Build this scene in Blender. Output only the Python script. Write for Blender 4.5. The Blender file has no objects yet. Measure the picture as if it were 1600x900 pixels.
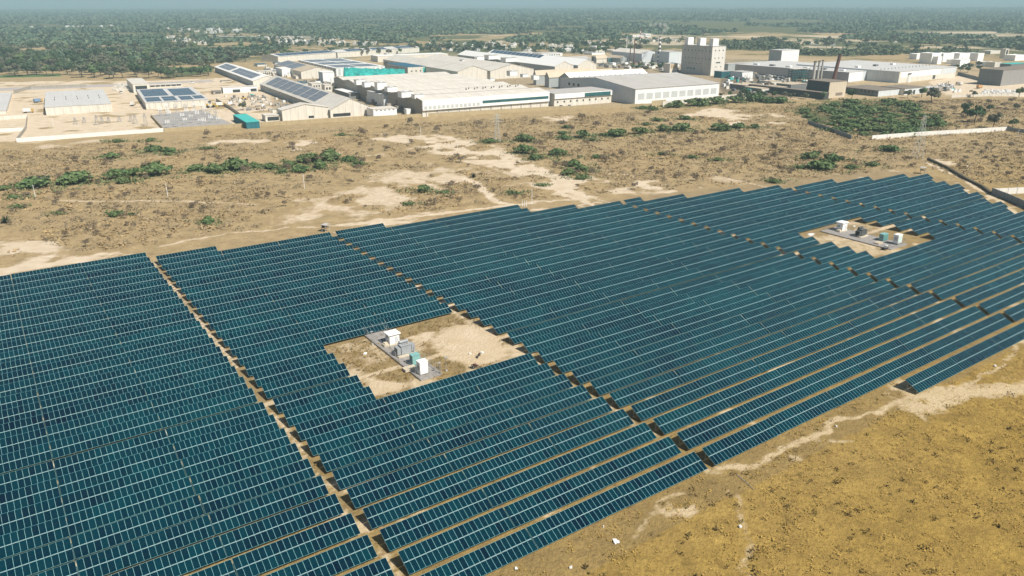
import bpy, math, random
import numpy as np
from mathutils import Vector, Matrix

scene = bpy.context.scene
C = scene.collection
PI = math.pi

# ------------------------------------------------------------------ camera
F_PX, HZ, ROLL, CAM_H = 1191.74, 2.8685, math.radians(-0.14), 82.0     # focal length in 1600-px-wide frames, horizon row
PITCH = math.atan2(450 - HZ, F_PX)
cd = bpy.data.cameras.new('camera')
cd.sensor_width = 36.0
cd.lens = F_PX / 1600 * 36.0
cd.clip_start = 0.5
cd.clip_end = 60000
cam = bpy.data.objects.new('camera', cd)
C.objects.link(cam)
cam.matrix_world = Matrix.Translation((0, 0, CAM_H)) @ Matrix.Rotation(PI / 2 - PITCH, 4, 'X') @ Matrix.Rotation(ROLL, 4, 'Z')
scene.camera = cam

# ------------------------------------------------------------------ sky, sun, exposure
SUN_AZ, SUN_EL = math.radians(128), math.radians(50)
world = bpy.data.worlds.new('World')
scene.world = world
world.use_nodes = True
wn = world.node_tree
wn.nodes.clear()
sky = wn.nodes.new('ShaderNodeTexSky')
sky.sky_type = 'NISHITA'
sky.sun_disc = False
sky.sun_elevation = SUN_EL
sky.sun_rotation = SUN_AZ
sky.air_density = 1.0
sky.dust_density = 1.2
bg = wn.nodes.new('ShaderNodeBackground')
bg.inputs['Strength'].default_value = 0.055
wo = wn.nodes.new('ShaderNodeOutputWorld')
wn.links.new(sky.outputs[0], bg.inputs[0])
wn.links.new(bg.outputs[0], wo.inputs[0])
sl = bpy.data.lights.new('sun', 'SUN')
sl.energy = 4.8
sl.angle = math.radians(0.5)
sl.color = (1.0, 0.95, 0.86)
sun = bpy.data.objects.new('sun', sl)
C.objects.link(sun)
sdir = Vector((math.sin(SUN_AZ) * math.cos(SUN_EL), math.cos(SUN_AZ) * math.cos(SUN_EL), math.sin(SUN_EL)))
sun.rotation_euler = (-sdir).to_track_quat('-Z', 'Y').to_euler()
sun.location = (0, 0, 300)
vs = scene.view_settings
vs.view_transform = 'Standard'
vs.look = 'None'
vs.exposure = 0.4
vs.gamma = 1.0
scene.cycles.volume_bounces = 1
scene.cycles.max_bounces = 6
scene.cycles.diffuse_bounces = 2
scene.cycles.transparent_max_bounces = 6
HAZE_DENSITY = 0.00017

# ------------------------------------------------------------------ helpers
def G(x, y, z=0.0):
    """world XY of the point at height z seen at photo pixel (x, y)"""
    c, s = math.cos(ROLL), math.sin(ROLL)
    dx, dy = x - 800, y - 450
    px, py = c * dx + s * dy, -s * dx + c * dy
    a, b = px / F_PX, -py / F_PX
    v = (a, math.cos(PITCH) + math.sin(PITCH) * b, -math.sin(PITCH) + math.cos(PITCH) * b)
    t = (z - CAM_H) / v[2]
    return Vector((v[0] * t, v[1] * t))

def project(X, Y, Z):
    d = Y * math.cos(PITCH) - (Z - CAM_H) * math.sin(PITCH)
    up = Y * math.sin(PITCH) + (Z - CAM_H) * math.cos(PITCH)
    return 800 + F_PX * X / d, 450 - F_PX * up / d, d

def height(x, yb, yt):
    """height of something whose foot is seen at row yb and top at row yt"""
    Y = G(x, yb)[1]
    k = (450 - yt) / F_PX
    # solve (Y sinP + (z-H) cosP) = k (Y cosP - (z-H) sinP)
    w = (k * Y * math.cos(PITCH) - Y * math.sin(PITCH)) / (math.cos(PITCH) + k * math.sin(PITCH))
    return max(0.5, CAM_H + w)

def mpp(x, y):
    """metres per photo pixel (sideways) on the ground at that pixel"""
    g = G(x, y)
    d = g[1] * math.cos(PITCH) + CAM_H * math.sin(PITCH)
    return d / F_PX

ORD = ('first second third fourth fifth sixth seventh eighth ninth tenth eleventh twelfth thirteenth fourteenth fifteenth '
       'sixteenth seventeenth eighteenth nineteenth').split()
TENS = {20: 'twentieth', 30: 'thirtieth', 40: 'fortieth', 50: 'fiftieth', 60: 'sixtieth', 70: 'seventieth', 80: 'eightieth', 90: 'ninetieth'}
TENW = {20: 'twenty', 30: 'thirty', 40: 'forty', 50: 'fifty', 60: 'sixty', 70: 'seventy', 80: 'eighty', 90: 'ninety'}
def ordinal(i):
    if i < 20: return ORD[i - 1]
    if i >= 100: return 'hundred-and-' + ordinal(i - 100) if i > 100 else 'hundredth'
    t, r = i // 10 * 10, i % 10
    return TENS[t] if r == 0 else TENW[t] + '-' + ORD[r - 1]

def tag(o, label=None, cat=None, group=None, kind=None):
    if label: o['label'] = label
    if cat: o['category'] = cat
    if group: o['group'] = group
    if kind: o['kind'] = kind
    return o

def empty(name, loc=(0, 0, 0), rz=0.0, label=None, cat=None, group=None):
    o = bpy.data.objects.new(name, None)
    o.empty_display_size = 0.3
    C.objects.link(o)
    o.location = loc if len(loc) == 3 else (loc[0], loc[1], 0)
    o.rotation_euler = (0, 0, rz)
    return tag(o, label, cat, group)

class MB:
    """collects boxes, tubes, quads into one mesh (metres, uv in metres)"""
    def __init__(s):
        s.v, s.f, s.m, s.uv = [], [], [], []
    def face(s, pts, mi=0, uv=None):
        i = len(s.v)
        s.v += [tuple(p) for p in pts]
        s.f.append(tuple(range(i, i + len(pts))))
        s.m.append(mi)
        if uv is None:
            p0 = Vector(pts[0]); e = (Vector(pts[1]) - p0)
            e = e.normalized() if e.length > 1e-9 else Vector((1, 0, 0))
            n = e.cross(Vector(pts[2]) - p0)
            n = n.normalized() if n.length > 1e-9 else Vector((0, 0, 1))
            w = n.cross(e)
            uv = [((Vector(p) - p0).dot(e), (Vector(p) - p0).dot(w)) for p in pts]
        s.uv.append(uv)
    def hexa(s, b, t, mi=0):
        """bottom 4 points (ccw from above) and top 4 points"""
        s.face([b[3], b[2], b[1], b[0]], mi)
        s.face(t, mi)
        for i in range(4):
            j = (i + 1) % 4
            s.face([b[i], b[j], t[j], t[i]], mi)
    def box(s, c, d, mi=0, rz=0.0):
        cx, cy, cz = c
        x, y, z = d[0] / 2, d[1] / 2, d[2] / 2
        co, si = math.cos(rz), math.sin(rz)
        def p(a, b, e): return (cx + a * co - b * si, cy + a * si + b * co, cz + e)
        s.hexa([p(-x, -y, -z), p(x, -y, -z), p(x, y, -z), p(-x, y, -z)], [p(-x, -y, z), p(x, -y, z), p(x, y, z), p(-x, y, z)], mi)
    def bar(s, a, b, w, mi=0, h=None):
        """square bar from a to b"""
        a, b = Vector(a), Vector(b)
        d = (b - a).normalized()
        r = Vector((0, 0, 1)) if abs(d.z) < 0.9 else Vector((1, 0, 0))
        x = d.cross(r).normalized() * (w / 2)
        y = d.cross(x).normalized() * ((h or w) / 2)
        s.hexa([a - x - y, a + x - y, a + x + y, a - x + y], [b - x - y, b + x - y, b + x + y, b - x + y], mi)
    def tube(s, a, b, r0, r1=None, n=8, mi=0, caps=True):
        r1 = r0 if r1 is None else r1
        a, b = Vector(a), Vector(b)
        d = (b - a).normalized()
        q = Vector((0, 0, 1)) if abs(d.z) < 0.9 else Vector((1, 0, 0))
        x = d.cross(q).normalized(); y = d.cross(x)
        A = [a + x * (r0 * math.cos(2 * PI * i / n)) + y * (r0 * math.sin(2 * PI * i / n)) for i in range(n)]
        B = [b + x * (r1 * math.cos(2 * PI * i / n)) + y * (r1 * math.sin(2 * PI * i / n)) for i in range(n)]
        for i in range(n):
            j = (i + 1) % n
            s.face([A[j], A[i], B[i], B[j]], mi)
        if caps:
            s.face(A, mi); s.face(B[::-1], mi)
    def ring(s, c, R, r, axis='y', n=16, m=6, mi=0):
        P = []
        for i in range(n):
            a = 2 * PI * i / n
            row = []
            for j in range(m):
                b = 2 * PI * j / m
                q = R + r * math.cos(b)
                x, z, y = q * math.cos(a), q * math.sin(a), r * math.sin(b)
                row.append((c[0] + x, c[1] + y, c[2] + z) if axis == 'y' else (c[0] + y, c[1] + x, c[2] + z))
            P.append(row)
        for i in range(n):
            for j in range(m):
                s.face([P[i][j], P[(i + 1) % n][j], P[(i + 1) % n][(j + 1) % m], P[i][(j + 1) % m]], mi)
    def build(s, name, mats, parent=None, smooth=False):
        me = bpy.data.meshes.new(name)
        me.from_pydata(s.v, [], s.f)
        mats = mats if isinstance(mats, (list, tuple)) else [mats]
        for m in mats: me.materials.append(m)
        me.polygons.foreach_set('material_index', s.m)
        ul = me.uv_layers.new(name='UVMap')
        flat = [c for f in s.uv for p in f for c in p]
        ul.data.foreach_set('uv', flat)
        if smooth: me.polygons.foreach_set('use_smooth', [True] * len(s.f))
        me.update()
        o = bpy.data.objects.new(name, me)
        C.objects.link(o)
        if parent: o.parent = parent
        return o

def np_mesh(name, V, Fq, mats, nverts=4, attrs=None, midx=None, parent=None, smooth=False):
    """fast mesh from arrays: V (n,3), Fq (m,nverts)"""
    me = bpy.data.meshes.new(name)
    V = np.asarray(V, np.float32); Fq = np.asarray(Fq, np.int32)
    me.vertices.add(len(V)); me.vertices.foreach_set('co', V.ravel())
    me.loops.add(Fq.size); me.loops.foreach_set('vertex_index', Fq.ravel())
    me.polygons.add(len(Fq))
    me.polygons.foreach_set('loop_start', np.arange(0, Fq.size, nverts, dtype=np.int32))
    if midx is not None: me.polygons.foreach_set('material_index', np.asarray(midx, np.int32))
    if smooth: me.polygons.foreach_set('use_smooth', np.ones(len(Fq), bool))
    for m in mats if isinstance(mats, (list, tuple)) else [mats]: me.materials.append(m)
    for nm, (dom, typ, arr) in (attrs or {}).items():
        a = me.attributes.new(nm, typ, dom)
        a.data.foreach_set('color' if typ == 'FLOAT_COLOR' else 'value', np.asarray(arr, np.float32).ravel())
    me.update(calc_edges=True)
    me.validate()
    o = bpy.data.objects.new(name, me)
    C.objects.link(o)
    if parent: o.parent = parent
    return o

# ------------------------------------------------------------------ node materials
class NT:
    def __init__(s, name):
        s.mat = bpy.data.materials.new(name)
        s.mat.use_nodes = True
        s.t = s.mat.node_tree
        s.bsdf = s.t.nodes['Principled BSDF']
    def n(s, typ, **kw):
        nd = s.t.nodes.new(typ)
        for k, v in kw.items(): setattr(nd, k, v)
        return nd
    def l(s, a, b): s.t.links.new(a, b)
    def put(s, sock, v):
        if hasattr(v, 'is_linked') or hasattr(v, 'links'): s.l(v, sock)
        else: sock.default_value = v
    def math(s, op, a, b=0.0, clamp=False):
        nd = s.n('ShaderNodeMath', operation=op, use_clamp=clamp)
        s.put(nd.inputs[0], a); s.put(nd.inputs[1], b)
        return nd.outputs[0]
    def mix(s, f, a, b, mode='MIX'):
        nd = s.n('ShaderNodeMix', data_type='RGBA', blend_type=mode)
        s.put(nd.inputs[0], f)
        for i, v in ((6, a), (7, b)):
            if isinstance(v, tuple): nd.inputs[i].default_value = (*v[:3], 1)
            else: s.l(v, nd.inputs[i])
        return nd.outputs[2]
    def noise(s, vec, scale, detail=3, rough=0.55, dist=0.0, out=0):
        nd = s.n('ShaderNodeTexNoise')
        nd.inputs['Scale'].default_value = scale
        nd.inputs['Detail'].default_value = detail
        nd.inputs['Roughness'].default_value = rough
        nd.inputs['Distortion'].default_value = dist
        if vec is not None: s.l(vec, nd.inputs['Vector'])
        return nd.outputs[out]
    def ramp(s, f, lo, hi, a=0.0, b=1.0):
        nd = s.n('ShaderNodeMapRange', clamp=True)
        s.put(nd.inputs[0], f)
        nd.inputs[1].default_value, nd.inputs[2].default_value = lo, hi
        nd.inputs[3].default_value, nd.inputs[4].default_value = a, b
        return nd.outputs[0]
    def mapping(s, vec, sc):
        nd = s.n('ShaderNodeMapping')
        nd.inputs['Scale'].default_value = sc
        s.l(vec, nd.inputs['Vector'])
        return nd.outputs[0]
    def bump(s, h, strength, dist=0.1):
        nd = s.n('ShaderNodeBump')
        nd.inputs['Strength'].default_value = strength
        nd.inputs['Distance'].default_value = dist
        s.l(h, nd.inputs['Height'])
        s.l(nd.outputs[0], s.bsdf.inputs['Normal'])
    def done(s, col=None, rough=0.8, spec=0.3, metal=0.0):
        if col is not None:
            if isinstance(col, tuple): s.bsdf.inputs['Base Color'].default_value = (*col[:3], 1)
            else: s.l(col, s.bsdf.inputs['Base Color'])
        s.put(s.bsdf.inputs['Roughness'], rough)
        s.bsdf.inputs['Specular IOR Level'].default_value = spec
        s.bsdf.inputs['Metallic'].default_value = metal
        return s.mat

def scl(c, k): return tuple(min(1, x * k) for x in c)

def plain(name, col, rough=0.7, var=0.18, scale=0.6, spec=0.3, metal=0.0):
    m = NT(name)
    tc = m.n('ShaderNodeTexCoord')
    f = m.ramp(m.noise(tc.outputs['Object'], scale, 4), 0.3, 0.7)
    return m.done(m.mix(f, scl(col, 1 - var), scl(col, 1 + var)), rough, spec, metal)

def wallmat(name, col, seam=5.0, grime=0.35, dark=0.55, hseam=0.0):
    """painted wall with panel seams and streaky dirt; uv in metres"""
    m = NT(name)
    uv = m.n('ShaderNodeTexCoord').outputs['UV']
    sep = m.n('ShaderNodeSeparateXYZ'); m.l(uv, sep.inputs[0])
    streak = m.ramp(m.noise(m.mapping(uv, (0.5, 0.06, 1)), 1.0, 5, 0.65), 0.42, 0.72)
    blot = m.ramp(m.noise(uv, 0.12, 4), 0.35, 0.75)
    c = m.mix(m.math('MULTIPLY', streak, grime), col, scl(col, 0.55))
    c = m.mix(m.math('MULTIPLY', blot, grime * 0.7), c, scl((col[0] * 0.9, col[1] * 0.85, col[2] * 0.75), 0.8))
    if seam:
        fr = m.math('FRACT', m.math('DIVIDE', sep.outputs[0], seam))
        ln = m.math('LESS_THAN', fr, 0.05)
        c = m.mix(m.math('MULTIPLY', ln, 0.75), c, scl(col, dark))
    if hseam:
        fr = m.math('FRACT', m.math('DIVIDE', sep.outputs[1], hseam))
        ln = m.math('LESS_THAN', fr, 0.07)
        c = m.mix(m.math('MULTIPLY', ln, 0.55), c, scl(col, dark))
    return m.done(c, 0.8, 0.25)

def roofmat(name, col, sheet=1.1, rust=0.2, dark=0.8):
    """profiled sheet roof with patchy weathering; uv in metres"""
    m = NT(name)
    uv = m.n('ShaderNodeTexCoord').outputs['UV']
    sep = m.n('ShaderNodeSeparateXYZ'); m.l(uv, sep.inputs[0])
    blot = m.ramp(m.noise(uv, 0.07, 5, 0.6), 0.38, 0.68)
    streak = m.ramp(m.noise(m.mapping(uv, (0.35, 0.03, 1)), 1.0, 4), 0.45, 0.7)
    c = m.mix(m.math('MULTIPLY', blot, rust), col, (col[0] * 0.62, col[1] * 0.55, col[2] * 0.46))
    c = m.mix(m.math('MULTIPLY', streak, rust), c, scl(col, 0.6))
    fr = m.math('FRACT', m.math('DIVIDE', sep.outputs[0], sheet * 6))
    ln = m.math('LESS_THAN', fr, 0.06)
    c = m.mix(m.math('MULTIPLY', ln, 0.6), c, scl(col, dark))
    fr2 = m.math('FRACT', m.math('DIVIDE', sep.outputs[1], 9.0))
    c = m.mix(m.math('MULTIPLY', m.math('LESS_THAN', fr2, 0.04), 0.45), c, scl(col, dark))
    return m.done(c, 0.65, 0.3)

# ------------------------------------------------------------------ array grid (measured on the photograph)
AZ = math.radians(55.386)
UX, UY, VX, VY = math.sin(AZ), math.cos(AZ), -math.cos(AZ), math.sin(AZ)
U0, LT, AISLE, V0, PITCH_V, EXTRA, TILT, ZLOW = -1.2115, 19.5985, 1.9663, 78.9063, 6.5927, 1.0192, math.radians(26.756), 0.62
ROW_ROT = PI / 2 - AZ
SLANT = 4.02
def UV2(u, v): return (u * UX + v * VX, u * UY + v * VY)
def vrow(k): return V0 + PITCH_V * k + (EXTRA if k >= 11 else 0)
def block(n): return 0 if n < 2 else 1 if n < 5 else 2 if n < 11 else 3 if n < 15 else 4
def ucol(n): return U0 + n * LT + AISLE * block(n)

def table_len(k, n):
    """1, 0.5 or 0: how much of grid cell (row k, column n) holds a table"""
    if k < -1 or k > 29: return 0
    if k == -1: return 1 if n >= 8 else 0
    if n in (3, 4) and 9 <= k <= 13: return 0
    if n in (12, 13) and 8 <= k <= 12: return 0
    top = {2: 28, 3: 27, 4: 27, 5: 27, 6: 26, 7: 26, 8: 26, 9: 24, 10: 23, 11: 22, 12: 21, 13: 21, 14: 20, 15: 19, 16: 18, 17: 17, 18: 16}
    half = {11: 23, 12: 22, 16: 19, 17: 18, 18: 17}
    if n > 18: return 0
    t = 29 if n < 2 else top[n]
    if half.get(n) == k: return 0.5
    if k > t: return 0
    right = {16: 4, 15: 3.5, 14: 3.5, 13: 3.5, 12: 3, 11: 3, 10: 2.5, 9: 2.5, 8: 2, 7: 2, 6: 2, 5: 1, 4: 1, 3: 1, 2: 0, 1: 0, 0: 0, -1: 0}
    if n >= 15 and k in right:
        r = right[k] - (n - 15)
        return 1 if r >= 1 else 0.5 if r >= 0.5 else 0
    return 1

# ------------------------------------------------------------------ ground cover map
rs = np.random.RandomState(7)
_lat = rs.rand(512, 512).astype(np.float32)
def vnoise(x, y, s, ox=0.0):
    x = x / s + 100.3 + ox; y = y / s + 77.7 + ox * 1.7
    xi = np.floor(x).astype(np.int64); yi = np.floor(y).astype(np.int64)
    fx = x - xi; fy = y - yi
    fx = fx * fx * (3 - 2 * fx); fy = fy * fy * (3 - 2 * fy)
    a = _lat[xi % 512, yi % 512]; b = _lat[(xi + 1) % 512, yi % 512]
    c = _lat[xi % 512, (yi + 1) % 512]; d = _lat[(xi + 1) % 512, (yi + 1) % 512]
    return (a * (1 - fx) + b * fx) * (1 - fy) + (c * (1 - fx) + d * fx) * fy
def fbm(x, y, s, ox=0.0, o=4):
    r = 0; a = 1; t = 0
    for i in range(o):
        r = r + a * vnoise(x, y, s / 2 ** i, ox + i * 13.1); t += a; a *= 0.55
    return r / t

def pip(px, py, poly):
    ins = np.zeros(px.shape, bool)
    n = len(poly)
    for i in range(n):
        x1, y1 = poly[i]; x2, y2 = poly[(i + 1) % n]
        if y1 == y2: continue
        c = ((y1 > py) != (y2 > py)) & (px < (x2 - x1) * (py - y1) / (y2 - y1) + x1)
        ins ^= c
    return ins
def dist_line(px, py, pts):
    d = np.full(px.shape, 1e9, np.float32)
    for (x1, y1), (x2, y2) in zip(pts[:-1], pts[1:]):
        dx, dy = x2 - x1, y2 - y1
        t = np.clip(((px - x1) * dx + (py - y1) * dy) / (dx * dx + dy * dy + 1e-9), 0, 1)
        d = np.minimum(d, np.hypot(px - x1 - t * dx, py - y1 - t * dy))
    return d

def arr(a, b, s): return np.arange(a, b, s)
gx = np.concatenate([arr(-900, -160, 4), arr(-160, 340, 1.25), arr(340, 1000, 4)])
gy = np.concatenate([arr(40, 90, 3), arr(90, 200, 0.9), arr(200, 420, 1.6), arr(420, 1150, 3.2), arr(1150, 2300, 12)])
gx = np.concatenate([[-1900, -1500, -1200, -1000], gx, [1000, 1200, 1500, 1900]])
GXX, GYY = np.meshgrid(gx, gy)
X, Y = GXX.ravel().astype(np.float64), GYY.ravel().astype(np.float64)
sand = np.zeros(X.shape); green = np.zeros(X.shape); soil = np.zeros(X.shape)
Uc = X * UX + Y * UY; Vc = X * VX + Y * VY
wx = X + (fbm(X, Y, 26, 1) - 0.5) * 26; wy = Y + (fbm(X, Y, 26, 5) - 0.5) * 26
wx2 = X + (fbm(X, Y, 7, 1) - 0.5) * 6; wy2 = Y + (fbm(X, Y, 7, 5) - 0.5) * 6
breakup = fbm(X, Y, 14, 31)
def P(pts): return [tuple(G(*p)) for p in pts]
def sand_poly(pts, amt, patch=0.0, warp=True, field='sand'):
    """amt inside the outline; patch > 0 leaves only where the clump noise is high"""
    poly = P(pts)
    ins = sum(pip(X + (fbm(X, Y, q, 1 + q) - 0.5) * q, Y + (fbm(X, Y, q, 5 + q) - 0.5) * q, poly).astype(float) for q in ((10, 22, 34, 50) if warp else (4, 7, 11))) / (4 if warp else 3)
    if patch: ins *= np.clip((breakup - patch) / 0.14, 0, 1)
    t = globals()[field]
    np.maximum(t, ins * amt, out=t)
def track(pts, w, amt, ww=True):
    pl = P(pts)
    d = dist_line(wx2 if ww else X, wy2 if ww else Y, pl)
    np.maximum(sand, np.clip((w * 0.5 + 0.7 - d) / 1.1, 0, 1) * amt, out=sand)
# bare white ground between field and works
sand_poly([(560, 215), (620, 205), (700, 212), (775, 226), (805, 242), (860, 270), (930, 285), (1000, 292), (1118, 293), (1080, 302), (960, 302), (915, 312), (868, 300), (818, 284), (768, 262), (700, 246), (640, 226)], 1.0, 0.42)
sand_poly([(420, 352), (520, 300), (640, 250), (705, 262), (740, 280), (640, 318), (560, 345), (500, 352)], 0.55, 0.4)
sand_poly([(0, 372), (72, 369), (130, 396), (235, 392), (130, 408), (0, 428)], 0.95, 0.36)
sand_poly([(525, 352), (570, 345), (700, 325), (640, 346), (560, 360)], 0.9, 0.4)
sand_poly([(1040, 185), (1110, 168), (1220, 178), (1250, 190), (1180, 196), (1080, 196)], 0.85, 0.5)
sand_poly([(850, 183), (900, 180), (890, 190), (850, 188)], 0.9, 0.42)
sand_poly([(240, 222), (430, 215), (560, 222), (600, 245), (430, 240), (330, 235)], 0.7, 0.52)
sand_poly([(0, 222), (60, 214), (230, 212), (200, 224), (60, 236), (0, 240)], 0.5, 0.45)
sand_poly([(1440, 245), (1500, 252), (1570, 262), (1560, 270), (1470, 262)], 0.8, 0.5)
sand_poly([(880, 262), (1000, 268), (1100, 288), (1000, 296), (905, 285)], 0.8, 0.5)
sand_poly([(1372, 604), (1405, 588), (1442, 610), (1500, 602), (1625, 594), (1625, 616), (1490, 630), (1455, 645), (1400, 642)], 0.65, 0.3, False)
sand_poly([(0, 240), (800, 200), (1240, 200), (1300, 290), (900, 330), (0, 400)], 0.42, 0.66)
# works yards
sand_poly([(-120, 130), (110, 126), (240, 126), (420, 118), (425, 196), (255, 204), (25, 221), (-120, 222)], 0.9, 0.3, False)
sand_poly([(420, 100), (640, 84), (1000, 80), (1240, 90), (1520, 100), (1600, 130), (1600, 150), (1290, 155), (1000, 164), (640, 184), (425, 196)], 0.30, 0.0, False)
sand_poly([(1450, 128), (1500, 118), (1620, 132), (1620, 152), (1480, 148)], 0.85, 0.0, False)
# inverter yards
ycell = ((Uc > ucol(3) - 1) & (Uc < ucol(5) + 2) & (Vc > vrow(9) - 3) & (Vc < vrow(14) - 1)) | ((Uc > ucol(12)) & (Uc < ucol(14)) & (Vc > vrow(8) - 3) & (Vc < vrow(13) - 1))
np.maximum(sand, ycell * np.clip((fbm(X, Y, 9, 33) - 0.40) / 0.25, 0, 1) * 0.5, out=sand)
sand_poly([(672, 530), (700, 505), (735, 508), (770, 515), (815, 552), (760, 566), (700, 580), (690, 560)], 0.8, 0.42, False)
sand_poly([(585, 620), (560, 580), (600, 575), (660, 600), (640, 610)], 0.8, 0.38, False)
sand_poly([(1290, 372), (1340, 375), (1370, 385), (1330, 388)], 0.75, 0.4, False)
# tracks
track([(1108, 738), (1150, 730), (1200, 707), (1250, 688), (1300, 667), (1350, 648), (1395, 632)], 1.1, 0.8)
track([(1395, 632), (1430, 618), (1490, 616), (1540, 612), (1620, 606)], 1.8, 0.6)
track([(1425, 600), (1432, 618), (1446, 640), (1450, 655)], 1.4, 0.7)
track([(1110, 742), (1145, 745), (1160, 778), (1157, 830), (1172, 890), (1180, 930)], 0.5, 0.7)
track([(988, 838), (1002, 812), (1030, 790), (1062, 770)], 0.6, 0.75)
track([(1205, 706), (1260, 690), (1325, 685)], 0.5, 0.7)
track([(1480, 612), (1530, 590), (1562, 570), (1580, 545), (1620, 520)], 0.8, 0.7)
track([(1545, 585), (1620, 588)], 0.0, 0.5)
track([(95, 313), (180, 314), (290, 314), (400, 318)], 1.8, 0.6)
track([(245, 385), (330, 368), (420, 358), (515, 352)], 1.6, 0.6)
track([(520, 352), (640, 338), (760, 325), (870, 312), (905, 312)], 2.4, 0.8)
track([(715, 275), (750, 290), (775, 315), (800, 320)], 4, 0.8)
track([(870, 300), (900, 310), (930, 322)], 3, 0.8)
track([(1450, 255), (1500, 278), (1545, 303), (1580, 330), (1630, 362)], 2.6, 0.75)
track([(1380, 358), (1395, 352), (1425, 352)], 2.2, 0.6)
for n in (2, 5, 11, 15):
    u = ucol(n) - AISLE * 0.5
    d = np.abs(Uc - u + (fbm(X, Y, 9, 3) - 0.5) * 1.6)
    np.maximum(sand, np.clip((1.1 - d) / 0.9, 0, 1) * (Vc > vrow(-1)) * (Vc < vrow(29)) * np.clip((breakup - 0.30) / 0.25, 0, 1) * 0.75, out=sand)
d = np.abs(Vc - (vrow(11) - 1.1))
np.maximum(sand, np.clip((1.6 - d) / 1.0, 0, 1) * (Uc < 370) * 0.6, out=sand)
# spots of pale soil in the row gaps
inarr = (Vc > vrow(-1) - 1) & (Vc < vrow(29)) & (Vc < 281 - np.clip(Uc - 40, 0, 400) * 0.19) & (Uc < 385)
np.maximum(sand, inarr * np.clip((fbm(X, Y, 8, 91) - 0.66) / 0.08, 0, 1) * 0.8, out=sand)
soil = np.maximum(soil, inarr * 0.3)
# green cover
SHR = [(63, 292, 45), (125, 285, 50), (185, 280, 35), (207, 274, 28), (240, 274, 45), (190, 286, 22), (30, 294, 20), (5, 297, 18), (310, 266, 25), (335, 270, 35), (370, 264, 40), (395, 262, 20), (425, 263, 26), (455, 259, 22), (480, 254, 36), (515, 249, 40), (545, 252, 22),
       (468, 268, 25), (500, 262, 26), (440, 270, 16), (183, 337, 22), (325, 348, 24), (92, 334, 12), (20, 310, 16), (30, 324, 14), (265, 238, 20), (172, 248, 24), (240, 237, 26), (262, 242, 14), (325, 233, 12), (663, 299, 24), (697, 302, 14), (765, 223, 20), (820, 240, 32), (838, 249, 20), (872, 243, 24),
       (932, 246, 16), (897, 259, 26), (908, 266, 24), (886, 273, 24), (907, 279, 18), (1036, 242, 14), (1080, 247, 14), (1120, 251, 15), (849, 290, 10), (805, 303, 12), (1266, 248, 26), (1300, 250, 28), (1287, 264, 44), (1250, 263, 14), (1362, 259, 18), (1211, 285, 16), (1330, 263, 16), (1387, 236, 30),
       (820, 221, 30), (882, 217, 20), (912, 215, 28), (945, 212, 14), (965, 213, 30), (1000, 209, 24), (1037, 205, 26), (1068, 204, 30), (1127, 203, 32), (1155, 200, 20), (1180, 200, 16), (885, 200, 12), (1027, 189, 14), (1070, 187, 16), (535, 212, 10), (1060, 167, 28), (1090, 165, 34), (1118, 162, 30), (1150, 160, 28),
       (1178, 158, 30), (1202, 160, 26), (1222, 161, 24), (1005, 170, 14), (1020, 172, 14), (1045, 168, 18), (183, 222, 16), (236, 221, 14), (400, 262, 14), (640, 320, 12), (560, 258, 16), (880, 209, 14), (925, 220, 12), (1010, 196, 12)]
for x_, y_, w_ in SHR:
    g_ = G(x_, y_ - 1); r_ = w_ * mpp(x_, y_) * .75
    d_ = np.hypot((X - g_.x) * .8, Y - g_.y) + (fbm(X, Y, 8, 61) - .5) * r_ * 1.2
    np.maximum(green, np.clip((r_ * 1.25 - d_) / r_, 0, 1) * .62, out=green)
sand_poly([(1125, 122), (1180, 121), (1260, 128), (1265, 143), (1290, 152), (1150, 152), (1125, 142)], 1.0, 0.0, False, 'soil')
sand_poly([(430, 130), (520, 105), (640, 100), (1000, 88), (1240, 95), (1330, 130), (1280, 150), (1000, 160), (640, 180)], .55, 0.0, False, 'soil')
np.minimum(sand, 1 - soil, out=sand)
sand_poly([(1238, 175), (1300, 156), (1400, 158), (1460, 176), (1482, 195), (1430, 210), (1350, 214), (1290, 200)], 0.75, 0.3, True, 'green')
sand_poly([(255, 116), (330, 104), (333, 112), (300, 118), (262, 120)], 1.0, 0.0, False, 'green')
sand_poly([(0, 116), (95, 114), (95, 119), (0, 120)], 0.8, 0.3, False, 'green')
sand_poly([(400, 92), (560, 84), (640, 82), (900, 82), (1240, 78), (1600, 90), (1600, 64), (900, 64), (400, 60)], .6, 0.44, True, 'green')
np.maximum(green, np.clip((Y - 900) / 500, 0, 1) * np.clip((fbm(X, Y, 90, 51) - 0.36) / 0.2, 0, 1) * 0.8, out=green)
sandmask_far = np.clip((Y - 1000) / 500, 0, 1) * np.clip((fbm(X, Y, 120, 71) - 0.56) / 0.1, 0, 1) * 0.5
np.maximum(sand, sandmask_far, out=sand)
gold = np.clip((210 - Vc) / 160, 0, 1) ** 0.8
works = pip(X, Y, P([(-140, 122), (420, 112), (420, 96), (1240, 80), (1640, 100), (1640, 160), (1000, 168), (640, 188), (255, 206), (-140, 226)]))
relief = (fbm(X, Y, 9, 21) - 0.5) * 0.5 + (fbm(X, Y, 2.6, 23, 2) - 0.5) * 0.22
relief *= np.where(inarr | works, 0.12, 1.0) * (Y < 1000)
relief -= 0.12
edge = (Y >= gy[-1] - 1) | (Y <= gy[0] + .01) | (np.abs(X) >= 1899)
relief[edge] = -0.12
nx, ny = len(gx), len(gy)
SAND2 = sand.reshape(ny, nx)
def sand_at(x, y):
    return SAND2[np.clip(np.searchsorted(gy, y), 0, ny - 1), np.clip(np.searchsorted(gx, x), 0, nx - 1)]

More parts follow.
